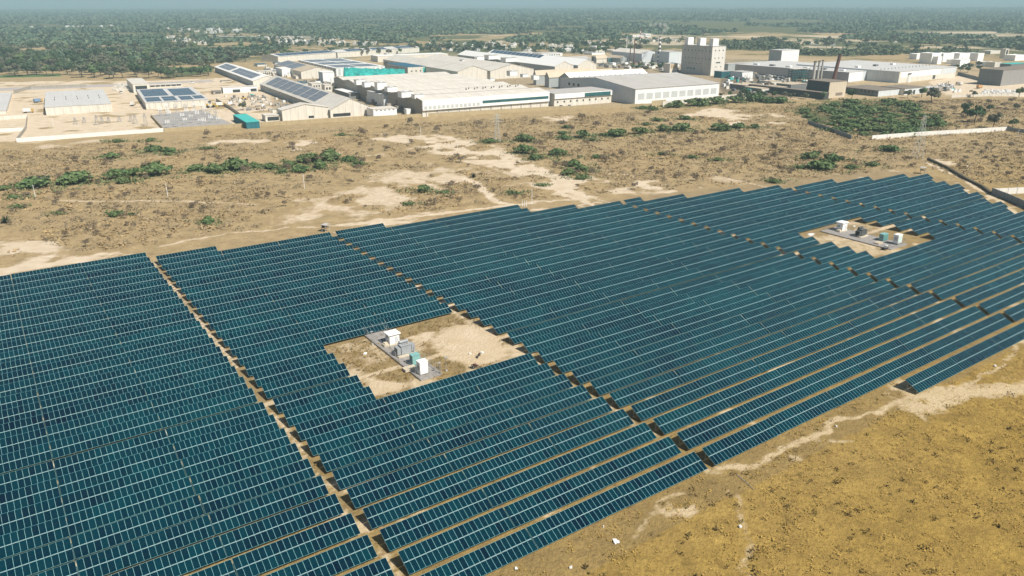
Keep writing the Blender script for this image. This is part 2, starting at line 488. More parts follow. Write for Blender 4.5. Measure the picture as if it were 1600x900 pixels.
idx = np.arange(nx * ny).reshape(ny, nx)
quads = np.stack([idx[:-1, :-1], idx[:-1, 1:], idx[1:, 1:], idx[1:, :-1]], -1).reshape(-1, 4)
BIG = 30000.0
x0, x1, y0, y1 = gx[0], gx[-1], gy[0], gy[-1]
ring = np.array([(-BIG, -BIG), (BIG, -BIG), (BIG, BIG), (-BIG, BIG), (x0, y0), (x1, y0), (x1, y1), (x0, y1)], float)
nb = nx * ny
V3 = np.concatenate([np.stack([X, Y, relief], -1), np.concatenate([ring, np.full((8, 1), -0.12)], 1)])
quads = np.concatenate([quads, nb + np.array([(0, 1, 5, 4), (1, 2, 6, 5), (2, 3, 7, 6), (3, 0, 4, 7)])])
cov = np.stack([sand, green, soil, gold], -1)
cov = np.concatenate([cov, np.tile([[0.12, 0.7, 0.0, 0.0]], (8, 1))])

m = NT('dry_ground')
co = m.n('ShaderNodeTexCoord').outputs['Object']
at = m.n('ShaderNodeAttribute', attribute_name='cover')
sp = m.n('ShaderNodeSeparateColor'); m.l(at.outputs['Color'], sp.inputs[0])
a_sand, a_green, a_soil, a_gold = sp.outputs[0], sp.outputs[1], sp.outputs[2], at.outputs['Alpha']
n1 = m.ramp(m.noise(co, 0.025, 5, 0.6), 0.36, 0.64)
n2 = m.ramp(m.noise(co, 0.16, 6, 0.65), 0.36, 0.66)
n3 = m.ramp(m.noise(co, 0.9, 6, 0.7), 0.34, 0.68)
n4 = m.ramp(m.noise(co, 4.5, 3, 0.7), 0.3, 0.7)
tan = m.mix(n2, (0.55, 0.41, 0.22), (0.31, 0.23, 0.12))
tan = m.mix(m.math('MULTIPLY', n1, 0.6), tan, (0.45, 0.345, 0.20))
gld = m.mix(n2, (0.50, 0.335, 0.08), (0.27, 0.178, 0.042))
gld = m.mix(m.math('MULTIPLY', n1, 0.5), gld, (0.40, 0.27, 0.085))
base = m.mix(a_gold, tan, gld)
tuft = m.math('MULTIPLY', m.ramp(m.noise(co, 0.42, 6, 0.72), 0.52, 0.66), 0.42)
base = m.mix(m.math('MULTIPLY', tuft, 1.35), base, m.mix(a_gold, (0.18, 0.135, 0.075), (0.135, 0.085, 0.022)))
base = m.mix(m.math('MULTIPLY', n3, 0.5), base, m.mix(a_gold, (0.25, 0.18, 0.09), (0.20, 0.125, 0.035)))
base = m.mix(m.math('MULTIPLY', n4, 0.22), base, (0.15, 0.105, 0.045))
base = m.mix(a_soil, base, (0.19, 0.15, 0.10))
grn = m.mix(n3, (0.055, 0.085, 0.03), (0.11, 0.105, 0.045))
gsel = m.ramp(m.math('ADD', a_green, m.math('MULTIPLY', m.math('SUBTRACT', m.noise(co, 0.05, 6, 0.65), 0.5), 0.9)), 0.35, 0.6)
base = m.mix(m.math('MULTIPLY', gsel, 0.9), base, grn)
snd = m.mix(n2, (0.70, 0.59, 0.45), (0.58, 0.46, 0.32))
snd = m.mix(m.math('MULTIPLY', n4, 0.22), snd, (0.36, 0.27, 0.16))
snd = m.mix(m.math('MULTIPLY', a_gold, 0.75), snd, (0.52, 0.39, 0.205))
ssel = m.ramp(m.math('ADD', a_sand, m.math('MULTIPLY', m.math('SUBTRACT', m.noise(co, 0.38, 7, 0.75), 0.5), 1.15)), 0.22, 0.62)
base = m.mix(ssel, base, snd)
hh = m.math('ADD', m.math('MULTIPLY', m.noise(co, 1.3, 5, 0.7), 1.0), m.math('MULTIPLY', m.noise(co, 6, 3, 0.7), 0.25))
m.bump(hh, 0.8, 0.6)
GROUND_MAT = m.done(base, 0.95, 0.1)
ground = np_mesh('ground', V3, quads, GROUND_MAT, 4, {'cover': ('POINT', 'FLOAT_COLOR', cov)}, smooth=True)
tag(ground, 'dry tan grassland with bare white sandy patches and dirt tracks', kind='structure')
del V3, cov

# air
hz_mb = MB()
hz_mb.box((0, 12000, 66), (44000, 44000, 140))
hz = NT('air')
hz.t.nodes.remove(hz.bsdf)
pv = hz.n('ShaderNodeVolumePrincipled')
pv.inputs['Color'].default_value = (0.46, 0.66, 0.75, 1)
pv.inputs['Density'].default_value = HAZE_DENSITY
pv.inputs['Anisotropy'].default_value = 0.0
out = [n for n in hz.t.nodes if n.type == 'OUTPUT_MATERIAL'][0]
hz.l(pv.outputs[0], out.inputs['Volume'])
haze = hz_mb.build('haze', hz.mat)
tag(haze, 'thin pale blue haze over the plain', kind='stuff')

# ------------------------------------------------------------------ solar tables
m = NT('solar_cells')
at = m.n('ShaderNodeAttribute', attribute_name='rnd')
oi = m.n('ShaderNodeObjectInfo')
cmb = m.n('ShaderNodeCombineXYZ')
m.l(m.math('MULTIPLY', at.outputs['Fac'], 57.3), cmb.inputs[0]); m.l(m.math('MULTIPLY', oi.outputs['Random'], 91.7), cmb.inputs[1])
wnz = m.n('ShaderNodeTexWhiteNoise', noise_dimensions='3D'); m.l(cmb.outputs[0], wnz.inputs['Vector'])
geo = m.n('ShaderNodeNewGeometry')
clump = m.ramp(m.noise(geo.outputs['Position'], 0.09, 2), 0.35, 0.65)
wide = m.ramp(m.noise(geo.outputs['Position'], 0.02, 3, 0.6), 0.36, 0.62)
row_tone = m.math('MULTIPLY', m.math('SUBTRACT', oi.outputs['Random'], 0.5), 0.25)
r = m.math('ADD', m.math('ADD', m.math('MULTIPLY', wnz.outputs['Value'], 0.40), row_tone), m.math('ADD', m.math('MULTIPLY', clump, 0.3), m.math('MULTIPLY', wide, 0.3)), True)
c = m.mix(r, (0.0003, 0.007, 0.020), (0.0004, 0.033, 0.046))
uvn = m.n('ShaderNodeTexCoord').outputs['Object']
dust = m.ramp(m.noise(uvn, 1.1, 4), 0.5, 0.8)
c = m.mix(m.math('MULTIPLY', dust, 0.05), c, (0.2, 0.17, 0.12))
CELLS = m.done(c, 0.14, 0.08)
FRAME = plain('anodised_frame', (0.24, 0.52, 0.54), 0.5, 0.08, 2.0, 0.4)
FRAME_END = plain('pale_frame_end', (0.42, 0.60, 0.60), 0.5, 0.08, 2.0, 0.4)
STEEL = plain('galvanised_steel', (0.42, 0.43, 0.43), 0.5, 0.2, 3.0, 0.4, 0.5)
BACKSHEET = plain('backsheet', (0.55, 0.56, 0.56), 0.6, 0.1)

PW, MW, ML, TH = 0.974, 0.960, 1.985, 0.04
SX, SY = 0.017, 0.036                                               # frame border at the sides and at the ends
def module_arrays(x, y, row=0):
    """verts, quads, material ids of one framed module lying in the table plane"""
    X0, X1, Y0, Y1 = x, x + MW, y, y + ML
    a = [(X0, Y0, TH), (X1, Y0, TH), (X1, Y1, TH), (X0, Y1, TH)]
    s0, s1 = (0.020, SY) if row == 0 else (SY, 0.020)                # the wide pale strip lies between the two rows
    i = [(X0 + SX, Y0 + s0, TH - .004), (X1 - SX, Y0 + s0, TH - .004), (X1 - SX, Y1 - s1, TH - .004), (X0 + SX, Y1 - s1, TH - .004)]
    b = [(X0, Y0, 0), (X1, Y0, 0), (X1, Y1, 0), (X0, Y1, 0)]
    V = a + i + b
    F = [(4, 5, 6, 7), (0, 1, 5, 4), (1, 2, 6, 5), (2, 3, 7, 6), (3, 0, 4, 7), (8, 9, 1, 0), (9, 10, 2, 1), (10, 11, 3, 2), (11, 8, 0, 3), (11, 10, 9, 8)]
    M = [0, 2 if row else 1, 1, 1 if row else 2, 1, 1, 1, 1, 1, 3]
    return V, F, M
def array_mesh(name, cols, rows=(0, 1)):
    V, F, M, R = [], [], [], []
    for r_ in rows:
        for i in range(cols):
            v, f, mm = module_arrays(i * PW, r_ * (ML + 0.05), r_)
            o = len(V); V += v; F += [tuple(q + o for q in t) for t in f]; M += mm; R += [((r_ * 41 + i) * 0.618) % 1.0] * len(f)
    return np_mesh(name, V, F, [CELLS, FRAME, FRAME_END, BACKSHEET], 4, {'rnd': ('FACE', 'FLOAT', R)}, M)
def module_one(row):
    V, F, M = module_arrays(0, 0, row)
    return np_mesh('solar_module', V, F, [CELLS, FRAME, FRAME_END, BACKSHEET], 4, {'rnd': ('FACE', 'FLOAT', [0.3] * len(F))}, M)
def frame_mesh(cols, posts):
    b = MB(); ln = cols * PW; ct, st = math.cos(TILT), math.sin(TILT)
    def at(x, s, d=0): return (x, s * ct + d * st, ZLOW + s * st - d * ct)
    for s in (0.45, 1.55, 2.5, 3.6): b.bar(at(0, s, 0.05), at(ln, s, 0.05), 0.06, 0, 0.08)
    npst = 7 if cols > 10 else 4
    xs = [0.5 + (ln - 1.0) * i / (npst - 1) for i in range(npst)]
    for x in xs: b.bar(at(x, 0.2, 0.14), at(x, 3.8, 0.14), 0.07, 0, 0.09)
    if posts:
        for x in xs:
            for s in (0.75, 3.3):
                p = at(x, s, 0.18); b.bar((p[0], p[1], -0.3), p, 0.09)
    return b, xs, at
col_meshes = {}
def get_mesh(key, fn):
    if key not in col_meshes:
        o = fn(); col_meshes[key] = o.data; bpy.data.objects.remove(o)
    return col_meshes[key]
def mkobj(name, data, parent=None, loc=(0, 0, 0), rot=(0, 0, 0)):
    o = bpy.data.objects.new(name, data); C.objects.link(o)
    o.parent = parent; o.location = loc; o.rotation_euler = rot
    return o
cells = []
for k in range(-1, 30):
    for n in range(-14, 19):
        t = table_len(k, n)
        if not t: continue
        u, v = ucol(n), vrow(k)
        pts = [project(*UV2(u + a, v + b), z) for a, b, z in ((0, 0, .6), (LT * t, 0, .6), (0, 3.6, 2.4), (LT * t, 3.6, 2.4))]
        if any(p[2] < 5 for p in pts): continue
        xs = [p[0] for p in pts]; ys = [p[1] for p in pts]
        seen = max(xs) > 0 and min(xs) < 1600 and min(ys) < 900
        near = max(xs) > -150 and min(xs) < 1750 and min(ys) < 1000
        if near: cells.append((pts[0][2], k, n, t, seen))
cells.sort()
vis = [c for c in cells if c[4]]
print('solar tables', len(cells), 'in frame', len(vis))
AIS = {0: 'west', 1: 'yard', 2: 'wide', 3: 'far'}
def table_label(k, n, t):
    row = ordinal(k + 2) + ' row'
    if n < 2: w = ordinal(2 - n) + ' left of the first dirt aisle'
    elif n < 5: w = ordinal(n - 1) + ' right of the first dirt aisle'
    elif n < 11: w = ordinal(n - 4) + ' right of the second dirt aisle'
    elif n < 15: w = ordinal(n - 10) + ' right of the third dirt aisle'
    else: w = ordinal(n - 14) + ' right of the fourth dirt aisle'
    return ('half-length' if t < 1 else 'blue') + ' solar table, ' + row + ' from the front, ' + w
NEAR_N, IND_N = 44, 300
ind = set(id(c) for c in vis[:IND_N])
rest = []
jitr = random.Random(4)
nd = 0
for c in cells:
    d, k, n, t, seen = c
    if not (seen and id(c) in ind):
        rest.append(c); continue
    nd += 1
    cols = 20 if t == 1 else 10
    u, v = ucol(n) + jitr.uniform(-.05, .05), vrow(k) + jitr.uniform(-.06, .06)
    x, y = UV2(u, v)
    root = empty('solar_table', (x, y, jitr.uniform(-.05, .05)), ROW_ROT, table_label(k, n, t), 'solar table', 'solar tables standing in long rows')
    if nd <= NEAR_N:
        for r_ in (0, 1):
            one = get_mesh(('one', r_), lambda: module_one(r_))
            for i in range(cols):
                s = r_ * (ML + 0.05)
                mkobj('solar_module', one, root, (i * PW, s * math.cos(TILT), ZLOW + s * math.sin(TILT)), (TILT + jitr.uniform(-.002, .002), 0, 0))
        fm = get_mesh(('fr', cols), lambda: frame_mesh(cols, False)[0].build('support_frame', STEEL))
        mkobj('support_frame', fm, root)
        _, xs, at_ = frame_mesh(cols, False)
        for s in (0.75, 3.3):
            p = at_(0, s, 0.18)
            pm = get_mesh(('post', s), lambda: (lambda b: (b.bar((0, 0, -0.3), (0, 0, p[2]), 0.09), b.build('post', STEEL))[1])(MB()))
            for xx in xs: mkobj('post', pm, root, (xx, p[1], 0))
    else:
        am = get_mesh(('arr', cols), lambda: array_mesh('module_array', cols))
        mkobj('module_array', am, root, (0, 0, ZLOW), (TILT, 0, 0))
        fm = get_mesh(('frp', cols), lambda: frame_mesh(cols, True)[0].build('support_frame', STEEL))
        mkobj('support_frame', fm, root)
if rest:
    V, F, M, R = [], [], [], []
    am = get_mesh(('arr', 20), lambda: array_mesh('module_array', 20))
    ah = get_mesh(('arr', 10), lambda: array_mesh('module_array', 10))
    def arrs(me):
        v = np.zeros(len(me.vertices) * 3, np.float32); me.vertices.foreach_get('co', v)
        f = np.zeros(len(me.loops), np.int32); me.loops.foreach_get('vertex_index', f)
        mi = np.zeros(len(me.polygons), np.int32); me.polygons.foreach_get('material_index', mi)
        rr = np.zeros(len(me.polygons), np.float32); me.attributes['rnd'].data.foreach_get('value', rr)
        return v.reshape(-1, 3), f.reshape(-1, 4), mi, rr
    src = {1: arrs(am), 0.5: arrs(ah)}
    off = 0
    ct, st = math.cos(TILT), math.sin(TILT)
    for d, k, n, t, seen in rest:
        v, f, mi, rr = src[t]
        x, y, z = v[:, 0], v[:, 1] * ct - v[:, 2] * st, v[:, 1] * st + v[:, 2] * ct + ZLOW
        X_, Y_ = UV2(ucol(n), vrow(k))
        co_, si_ = math.cos(ROW_ROT), math.sin(ROW_ROT)
        V.append(np.stack([X_ + x * co_ - y * si_, Y_ + x * si_ + y * co_, z], -1)); F.append(f + off); M.append(mi); R.append((rr + k * .37 + n * .71) % 1)
        off += len(v)
    o = np_mesh('distant_solar_rows', np.concatenate(V), np.concatenate(F), [CELLS, FRAME, FRAME_END, BACKSHEET], 4, {'rnd': ('FACE', 'FLOAT', np.concatenate(R))}, np.concatenate(M))
    tag(o, 'farthest blue solar rows merging along the back of the field', 'solar rows', kind='stuff')

# ------------------------------------------------------------------ buildings
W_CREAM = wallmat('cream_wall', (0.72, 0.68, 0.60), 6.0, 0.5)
W_WHITE = wallmat('white_wall', (0.82, 0.82, 0.80), 8.0, 0.18, 0.8)
W_BRIGHT = wallmat('bright_white_wall', (0.86, 0.86, 0.84), 0, 0.15)
W_GREY = wallmat('grey_sheet_wall', (0.40, 0.43, 0.43), 4.0, 0.35, 0.75)
W_PALE = wallmat('pale_sheet_wall', (0.62, 0.66, 0.68), 4.0, 0.3, 0.8)
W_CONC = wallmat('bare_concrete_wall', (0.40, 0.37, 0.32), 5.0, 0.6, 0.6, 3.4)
W_DARK = wallmat('dark_block_wall', (0.19, 0.20, 0.20), 5.0, 0.5, 0.6, 3.0)
W_TEAL = wallmat('teal_wall', (0.03, 0.16, 0.20), 3.0, 0.3)
W_LOUVRE = wallmat('louvred_wall', (0.075, 0.08, 0.08), 0, 0.3, 0.4, 1.6)
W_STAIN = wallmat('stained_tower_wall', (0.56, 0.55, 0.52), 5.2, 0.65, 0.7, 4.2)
R_CREAM = roofmat('cream_sheet_roof', (0.66, 0.62, 0.55), 1.1, 0.38, 0.7)
R_TAN = roofmat('tan_sheet_roof', (0.55, 0.46, 0.34), 1.1, 0.35)
R_GREY = roofmat('grey_sheet_roof', (0.48, 0.46, 0.43), 1.1, 0.3, 0.7)
R_PALE = roofmat('pale_grey_roof', (0.56, 0.55, 0.53), 1.1, 0.2)
R_WHITE = roofmat('white_sheet_roof', (0.80, 0.79, 0.75), 1.1, 0.1, 0.9)
R_BLUE = roofmat('dark_blue_roof', (0.03, 0.12, 0.19), 1.1, 0.2)
R_TURQ = roofmat('turquoise_roof', (0.07, 0.46, 0.42), 1.1, 0.25)
R_DULL = roofmat('dull_brown_roof', (0.24, 0.20, 0.16), 1.1, 0.4)
WIN = plain('dark_window', (0.035, 0.045, 0.05), 0.25, 0.3, 0.5, 0.5)
WIN_GREEN = plain('green_glazing', (0.03, 0.11, 0.12), 0.3, 0.3, 0.3, 0.5)
WIN_PALE = plain('pale_louvre', (0.50, 0.52, 0.51), 0.5, 0.1, 0.5)
CONC = plain('concrete', (0.42, 0.40, 0.37), 0.85, 0.2, 0.4)
DARKSTEEL = plain('dark_steel', (0.07, 0.07, 0.07), 0.6, 0.3, 1.0)
m = NT('roof_cells')
uv = m.n('ShaderNodeTexCoord').outputs['UV']
sp = m.n('ShaderNodeSeparateXYZ'); m.l(uv, sp.inputs[0])
g1 = m.math('LESS_THAN', m.math('FRACT', m.math('DIVIDE', sp.outputs[0], 2.0)), 0.06)
g2 = m.math('LESS_THAN', m.math('FRACT', m.math('DIVIDE', sp.outputs[1], 1.0)), 0.08)
cc = m.mix(m.ramp(m.noise(uv, 0.12, 2), 0.35, 0.65), (0.10, 0.12, 0.15), (0.17, 0.18, 0.20))
ROOFCELL = m.done(m.mix(m.math('MAXIMUM', g1, g2), cc, (0.42, 0.44, 0.46)), 0.3, 0.4)
m = NT('roof_cells_blue')
cc = (0.018, 0.05, 0.09)
uv = m.n('ShaderNodeTexCoord').outputs['UV']
sp = m.n('ShaderNodeSeparateXYZ'); m.l(uv, sp.inputs[0])
g1 = m.math('LESS_THAN', m.math('FRACT', m.math('DIVIDE', sp.outputs[0], 2.0)), 0.06)
g2 = m.math('LESS_THAN', m.math('FRACT', m.math('DIVIDE', sp.outputs[1], 1.0)), 0.08)
ROOFBLUE = m.done(m.mix(m.math('MAXIMUM', g1, g2), (0.018, 0.05, 0.09), (0.25, 0.32, 0.38)), 0.25, 0.4)

def bld(label, FL, FR, back, base=None, h=None, roof='flat', ridge=None, apex=None, rise=3.0, wall=None, roofm=None, n=5,
        cat='building', name='warehouse', front=(), left=(), arrays=None, group=None, parapet=0.0, frontm=None, leftm=None, over=0.4, ang=30.0, corner=True):
    """FL, FR: front eave corners in the photo; back: a point on the rear eave (or a depth in metres);
    base: (x, y) foot under FL. roof: flat | side (ridge along the front) | end (gable on the front) | multi"""
    wall = wall or W_CREAM; roofm = roofm or R_CREAM
    if h is None: h = height(base[0], base[1], FL[1])
    a, b = G(*FL, h), G(*FR, h)
    if ang is None:
        w = (b - a).length
        e = (b - a) / w
    else:
        e = Vector((math.cos(math.radians(ang)), math.sin(math.radians(ang))))
    e2 = Vector((-e.y, e.x))
    def reach(d, q):
        """how far along d from the front left corner the eave comes closest to photo pixel q"""
        best = (1e9, 5.0)
        for i in range(2, 800):
            t = i * 0.5
            g_ = a + d * t
            x_, y_, _ = project(g_.x, g_.y, h)
            best = min(best, (math.hypot(x_ - q[0], (y_ - q[1]) * 1.5), t))
        return best[1]
    if ang is not None: w = reach(e, FR)
    b = a + e * w
    if apex is not None:
        mid = (a + b) / 2
        ya = height_at(mid, apex[1]); rise = max(0.8, ya - h)
    if ridge is not None:
        dep = 2 * max(3.0, (G(*ridge, h + rise) - a).dot(e2))
    elif isinstance(back, (int, float)): dep = float(back)
    elif corner: dep = max(4.0, reach(e2, back))
    else: dep = max(4.0, (G(*back, h) - a).dot(e2))
    rz = math.atan2(e.y, e.x)
    root = empty(name, (a.x, a.y, 0), rz, label, cat, group)
    W = MB()
    def wq(p, q, z0, z1, mi=0):
        L = math.hypot(q[0] - p[0], q[1] - p[1])
        W.face([(p[0], p[1], z0), (q[0], q[1], z0), (q[0], q[1], z1), (p[0], p[1], z1)], mi, [(0, z0), (L, z0), (L, z1), (0, z1)])
    hp = h + parapet
    wq((0, 0), (w, 0), -1, hp, 1); wq((w, 0), (w, dep), -1, hp); wq((w, dep), (0, dep), -1, hp); wq((0, dep), (0, 0), -1, hp, 2)
    Rf = MB()
    def slab(p, q, r, s, t=0.22):
        """roof plane p,q (eave) r,s (upper) as a slab"""
        p, q, r, s = map(Vector, (p, q, r, s))
        nrm = (q - p).cross(s - p).normalized() * t
        L, S = (q - p).length, (s - p).length
        Rf.face([p + nrm, q + nrm, r + nrm, s + nrm], 0, [(0, 0), (L, 0), (L, S), (0, S)])
        Rf.face([s, r, q, p], 0)
        for i, j in ((p, q), (q, r), (r, s), (s, p)):
            Rf.face([i, j, j + nrm, i + nrm], 0)
    o = over; planes = []
    if roof == 'flat':
        o = 0.25 if not parapet else -0.05
        slab((-o, -o, h + .003), (w + o, -o, h + .003), (w + o, dep + o, h + .003), (-o, dep + o, h + .003), 0.3 if not parapet else 0.1)
        planes = [(Vector((0, 0, h + .31)), Vector((1, 0, 0)), Vector((0, 1, 0)), w, dep)]
    elif roof in ('side', 'end', 'multi'):
        segs = []
        if roof == 'side': segs = [(0, dep, 'y')]
        elif roof == 'end': segs = [(0, w, 'x')]
        else: segs = [(dep * i / n, dep * (i + 1) / n, 'y') for i in range(n)]
        for s0, s1, ax in segs:
            md = (s0 + s1) / 2
            ov = o if len(segs) == 1 else 0
            dz = rise * ov / max(1, (s1 - s0) / 2)
            if ax == 'y':
                slab((-o, s0 - ov, h - dz), (w + o, s0 - ov, h - dz), (w + o, md, h + rise), (-o, md, h + rise))
                slab((w + o, s1 + ov, h - dz), (-o, s1 + ov, h - dz), (-o, md, h + rise), (w + o, md, h + rise))
                for xx, rev, mi in ((0, 0, 2), (w, 1, 0)):
                    p = [(xx, s1, h), (xx, s0, h), (xx, md, h + rise)]
                    W.face(p[::-1] if rev else p, mi, [(q[1], q[2]) for q in (p[::-1] if rev else p)])
                L = math.hypot(md - s0, rise)
                planes.append((Vector((0, s0, h + .27)), Vector((1, 0, 0)), Vector((0, (md - s0) / L, rise / L)), w, L))
            else:
                slab((s0 - o, dep + o, h - dz), (s0 - o, -o, h - dz), (md, -o, h + rise), (md, dep + o, h + rise))
                slab((s1 + o, -o, h - dz), (s1 + o, dep + o, h - dz), (md, dep + o, h + rise), (md, -o, h + rise))
                W.face([(s0, 0, h), (s1, 0, h), (md, 0, h + rise)], 1, [(s0, h), (s1, h), (md, h + rise)])
                W.face([(s1, dep, h), (s0, dep, h), (md, dep, h + rise)], 0, [(s1, h), (s0, h), (md, h + rise)])
                L = math.hypot(md - s0, rise)
                planes.append((Vector((s0, dep, h + .27)), Vector((0, -1, 0)), Vector(((md - s0) / L, 0, rise / L)), dep, L))
                planes.append((Vector((s1, 0, h + .27)), Vector((0, 1, 0)), Vector(((md - s1) / L, 0, rise / L)), dep, L))
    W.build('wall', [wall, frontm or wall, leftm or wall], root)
    Rf.build('roof', roofm, root)
    for face, specs in (('F', front), ('L', left)):
        for nm, f0, f1, z0, z1, cnt, gap, mt in specs:
            L = w if face == 'F' else dep
            for i in range(cnt):
                q0 = f0 + (f1 - f0) * (i + gap / 2) / cnt; q1 = f0 + (f1 - f0) * (i + 1 - gap / 2) / cnt
                B = MB(); c = (q0 + q1) / 2 * L; ww = (q1 - q0) * L; zc = (z0 + z1) / 2 * h; hh = (z1 - z0) * h
                if face == 'F': B.box((c, -0.02, zc), (ww, 0.14, hh))
                else: B.box((-0.02, dep - c, zc), (0.14, ww, hh))
                B.build(nm, mt, root)
    if arrays:
        for pi, a0, a1, b0, b1, na, nb_, mt in arrays:
            o_, ea, eb, La, Lb = planes[pi]
            nn = ea.cross(eb).normalized()
            for i in range(na):
                for j in range(nb_):
                    pa = [a0 + (a1 - a0) * (i + .02) / na, a0 + (a1 - a0) * (i + .98 - (.04 if na > 1 else 0)) / na]
                    pb = [b0 + (b1 - b0) * (j + .02) / nb_, b0 + (b1 - b0) * (j + .98 - (.06 if nb_ > 1 else 0)) / nb_]
                    q = [o_ + ea * (x * La) + eb * (y * Lb) + nn * 0.1 for x, y in ((pa[0], pb[0]), (pa[1], pb[0]), (pa[1], pb[1]), (pa[0], pb[1]))]
                    B = MB(); B.hexa(q, [p + nn * 0.06 for p in q]); B.build('roof_solar_panel', mt, root)
    root['_h'] = h
    del root['_h']
    return root, w, dep, h

def height_at(g, yt):
    k = (450 - yt) / F_PX; Y = g[1]
    return CAM_H + (k * Y * math.cos(PITCH) - Y * math.sin(PITCH)) / (math.cos(PITCH) + k * math.sin(PITCH))

WH = 'warehouse'
bld('grey flat hall cut by the left edge, beside the sandy yard', (-60, 177), (10.5, 172.5), (15.5, 145), (10.5, 184), corner=False, roofm=R_PALE, wall=W_CREAM)
hb_ = bld('low hall with plain grey roof and cream front, between two sandy yards', (70, 168), (175, 163.5), 125, (72, 182), ang=29.5, roofm=R_PALE, wall=W_CREAM,
    front=[('pilaster', 0.0, 1.0, 0, 1.0, 12, 0.93, WIN_PALE)])
bld('hall with flat roof covered by blue solar blocks, behind the switchyard', (227, 161), (327, 157), 116, (227, 172.5), ang=28, roofm=R_PALE, wall=W_CREAM,
    front=[('pilaster', 0.0, 1.0, 0, 1.0, 10, 0.92, CONC)],
    arrays=[(0, .03, .27, .04, .34, 1, 2, ROOFBLUE), (0, .3, .52, .04, .34, 1, 2, ROOFBLUE), (0, .57, .78, .04, .3, 1, 2, ROOFBLUE), (0, .80, .97, .08, .3, 1, 2, ROOFBLUE),
            (0, .04, .46, .40, .95, 1, 5, ROOFBLUE), (0, .52, .92, .36, .9, 1, 5, ROOFBLUE)])
bld('long narrow clerestory block with a strip of dark openings', (214, 134.5), (285, 130.5), 9, (214, 140), roofm=R_CREAM, front=[('window', .04, .98, .35, .9, 8, .12, WIN)])
bld('pale canopy shed standing behind the clerestory block', (207, 132), (233, 130), (200, 121), h=8, roofm=R_CREAM, front=[('opening', .1, .9, .1, .8, 1, .1, WIN)])
bld('gabled shed with two big grey solar fields on a white roof, at the tree edge', (395, 126.5), (440, 122.5), (334, 106), h=6.0, roof='end', apex=(418.7, 117.5),
    roofm=R_WHITE, wall=W_GREY, frontm=W_CREAM, arrays=[(0, .05, .38, .16, .9, 1, 2, ROOFCELL), (0, .42, .93, .16, .9, 1, 2, ROOFCELL)])
bld('long gabled shed with grey solar field on its near slope, white gable to the scrub', (515.6, 172), (581, 167.5), (403.5, 134.5), (515.6, 185), roof='end', apex=(543, 153),
    roofm=R_CREAM, wall=W_GREY, frontm=W_CREAM, front=[('opening', .04, .5, .1, .5, 1, .1, WIN)], left=[('window', .02, .98, .62, .85, 26, .3, WIN)],
    arrays=[(0, .06, .8, .14, .9, 7, 3, ROOFCELL)])
bld('short shed whose broad cream gable faces the scrub', (440, 172.5), (514.5, 172.5), 12, (443, 190), roof='end', apex=(467, 162), roofm=R_CREAM, front=[('opening', .55, .68, .08, .3, 1, .1, WIN)])
bld('small shed with dark open front beside the cream gable', (414, 181), (440, 182), 10, (415, 191), roofm=R_CREAM, front=[('opening', .1, .9, .1, .75, 1, .1, WIN)])
bld('white lean-to at the right end of the gabled sheds', (583, 171.5), (621, 169), 14, (583, 184.5), roofm=R_CREAM, wall=W_WHITE, front=[('window', .05, .95, .8, .9, 5, .6, WIN)])
bld('tall windowless pale grey box rising behind the white lean-to', (599, 149), (615.5, 147.5), (571, 146.5), (599, 168), wall=W_PALE, roofm=R_PALE, left=[('window', .5, .58, .1, .25, 1, .1, WIN)])
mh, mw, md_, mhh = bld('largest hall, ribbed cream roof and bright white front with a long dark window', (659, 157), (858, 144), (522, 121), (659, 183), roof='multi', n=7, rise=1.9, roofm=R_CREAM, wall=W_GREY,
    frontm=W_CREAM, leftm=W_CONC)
f = MB(); f.box((mw / 2, -0.7, mhh * .70), (mw, 1.4, mhh * .62)); f.build('white_fascia', W_BRIGHT, mh)
f = MB(); f.box((mw * .72, -1.45, mhh * .66), (mw * .54, 0.2, mhh * .17)); f.build('window', WIN_GREEN, mh)
for i in range(13):
    f = MB(); f.box((mw * (.02 + i * .033), -1.43, mhh * .55), (mw * .022, 0.1, mhh * .2)); f.build('louvre_panel', WIN_PALE, mh)
for i in range(12):
    f = MB(); f.box((mw * (.03 + i * .082), -0.15, mhh * .2), (0.7, 0.4, mhh * .38)); f.build('pilaster', CONC, mh)
xh, xw, xd, xhh = bld('two storey cream annex with a green glazed strip, right of the largest hall', (866, 147), (956, 139.5), 30, (866, 167), roofm=R_GREY, wall=W_CREAM)
f = MB(); f.box((xw * .5, -0.5, xhh * .8), (xw, 1.0, xhh * .36)); f.build('white_fascia', W_BRIGHT, xh)
f = MB(); f.box((xw * .74, -1.05, xhh * .78), (xw * .46, 0.14, xhh * .3)); f.build('window', WIN_GREEN, xh)
for i in range(9):
    f = MB(); f.box((xw * (.06 + i * .11), -0.04, xhh * .36), (1.4, 0.12, 1.5)); f.build('window', WIN, xh)
he_ = bld('grey ribbed roof hall with white front and blue-grey gable side', (993, 139.5), (1125, 129.5), 50, (993, 163), roof='side', ridge=(938.8, 121), rise=5.0, roofm=R_GREY, wall=W_PALE, frontm=W_WHITE, leftm=W_PALE,
    front=[('louvre_panel', .02, .98, .3, .7, 10, .25, WIN_PALE)], left=[('door', .02, .05, 0, .35, 1, .1, WIN), ('window', .1, .3, .6, .8, 3, .6, WIN)])
hf_ = bld('bright white gable roof behind the grey ribbed roof', (893, 124.5), (1015, 116), 30, h=10, roof='side', ridge=(875.5, 114.5), rise=5.5, roofm=R_WHITE, wall=W_GREY)
bld('second cream gable left of the bright white roof', (858, 121), (960, 113), 30, h=10, roof='side', ridge=(847, 113), rise=5.0, roofm=R_TAN, wall=W_GREY)
bld('third small tan gable, farthest left in the row of grey gable ends', (838, 117.5), (925, 110), 30, h=10, roof='side', ridge=(827, 111), rise=4.5, roofm=R_TAN, wall=W_GREY)
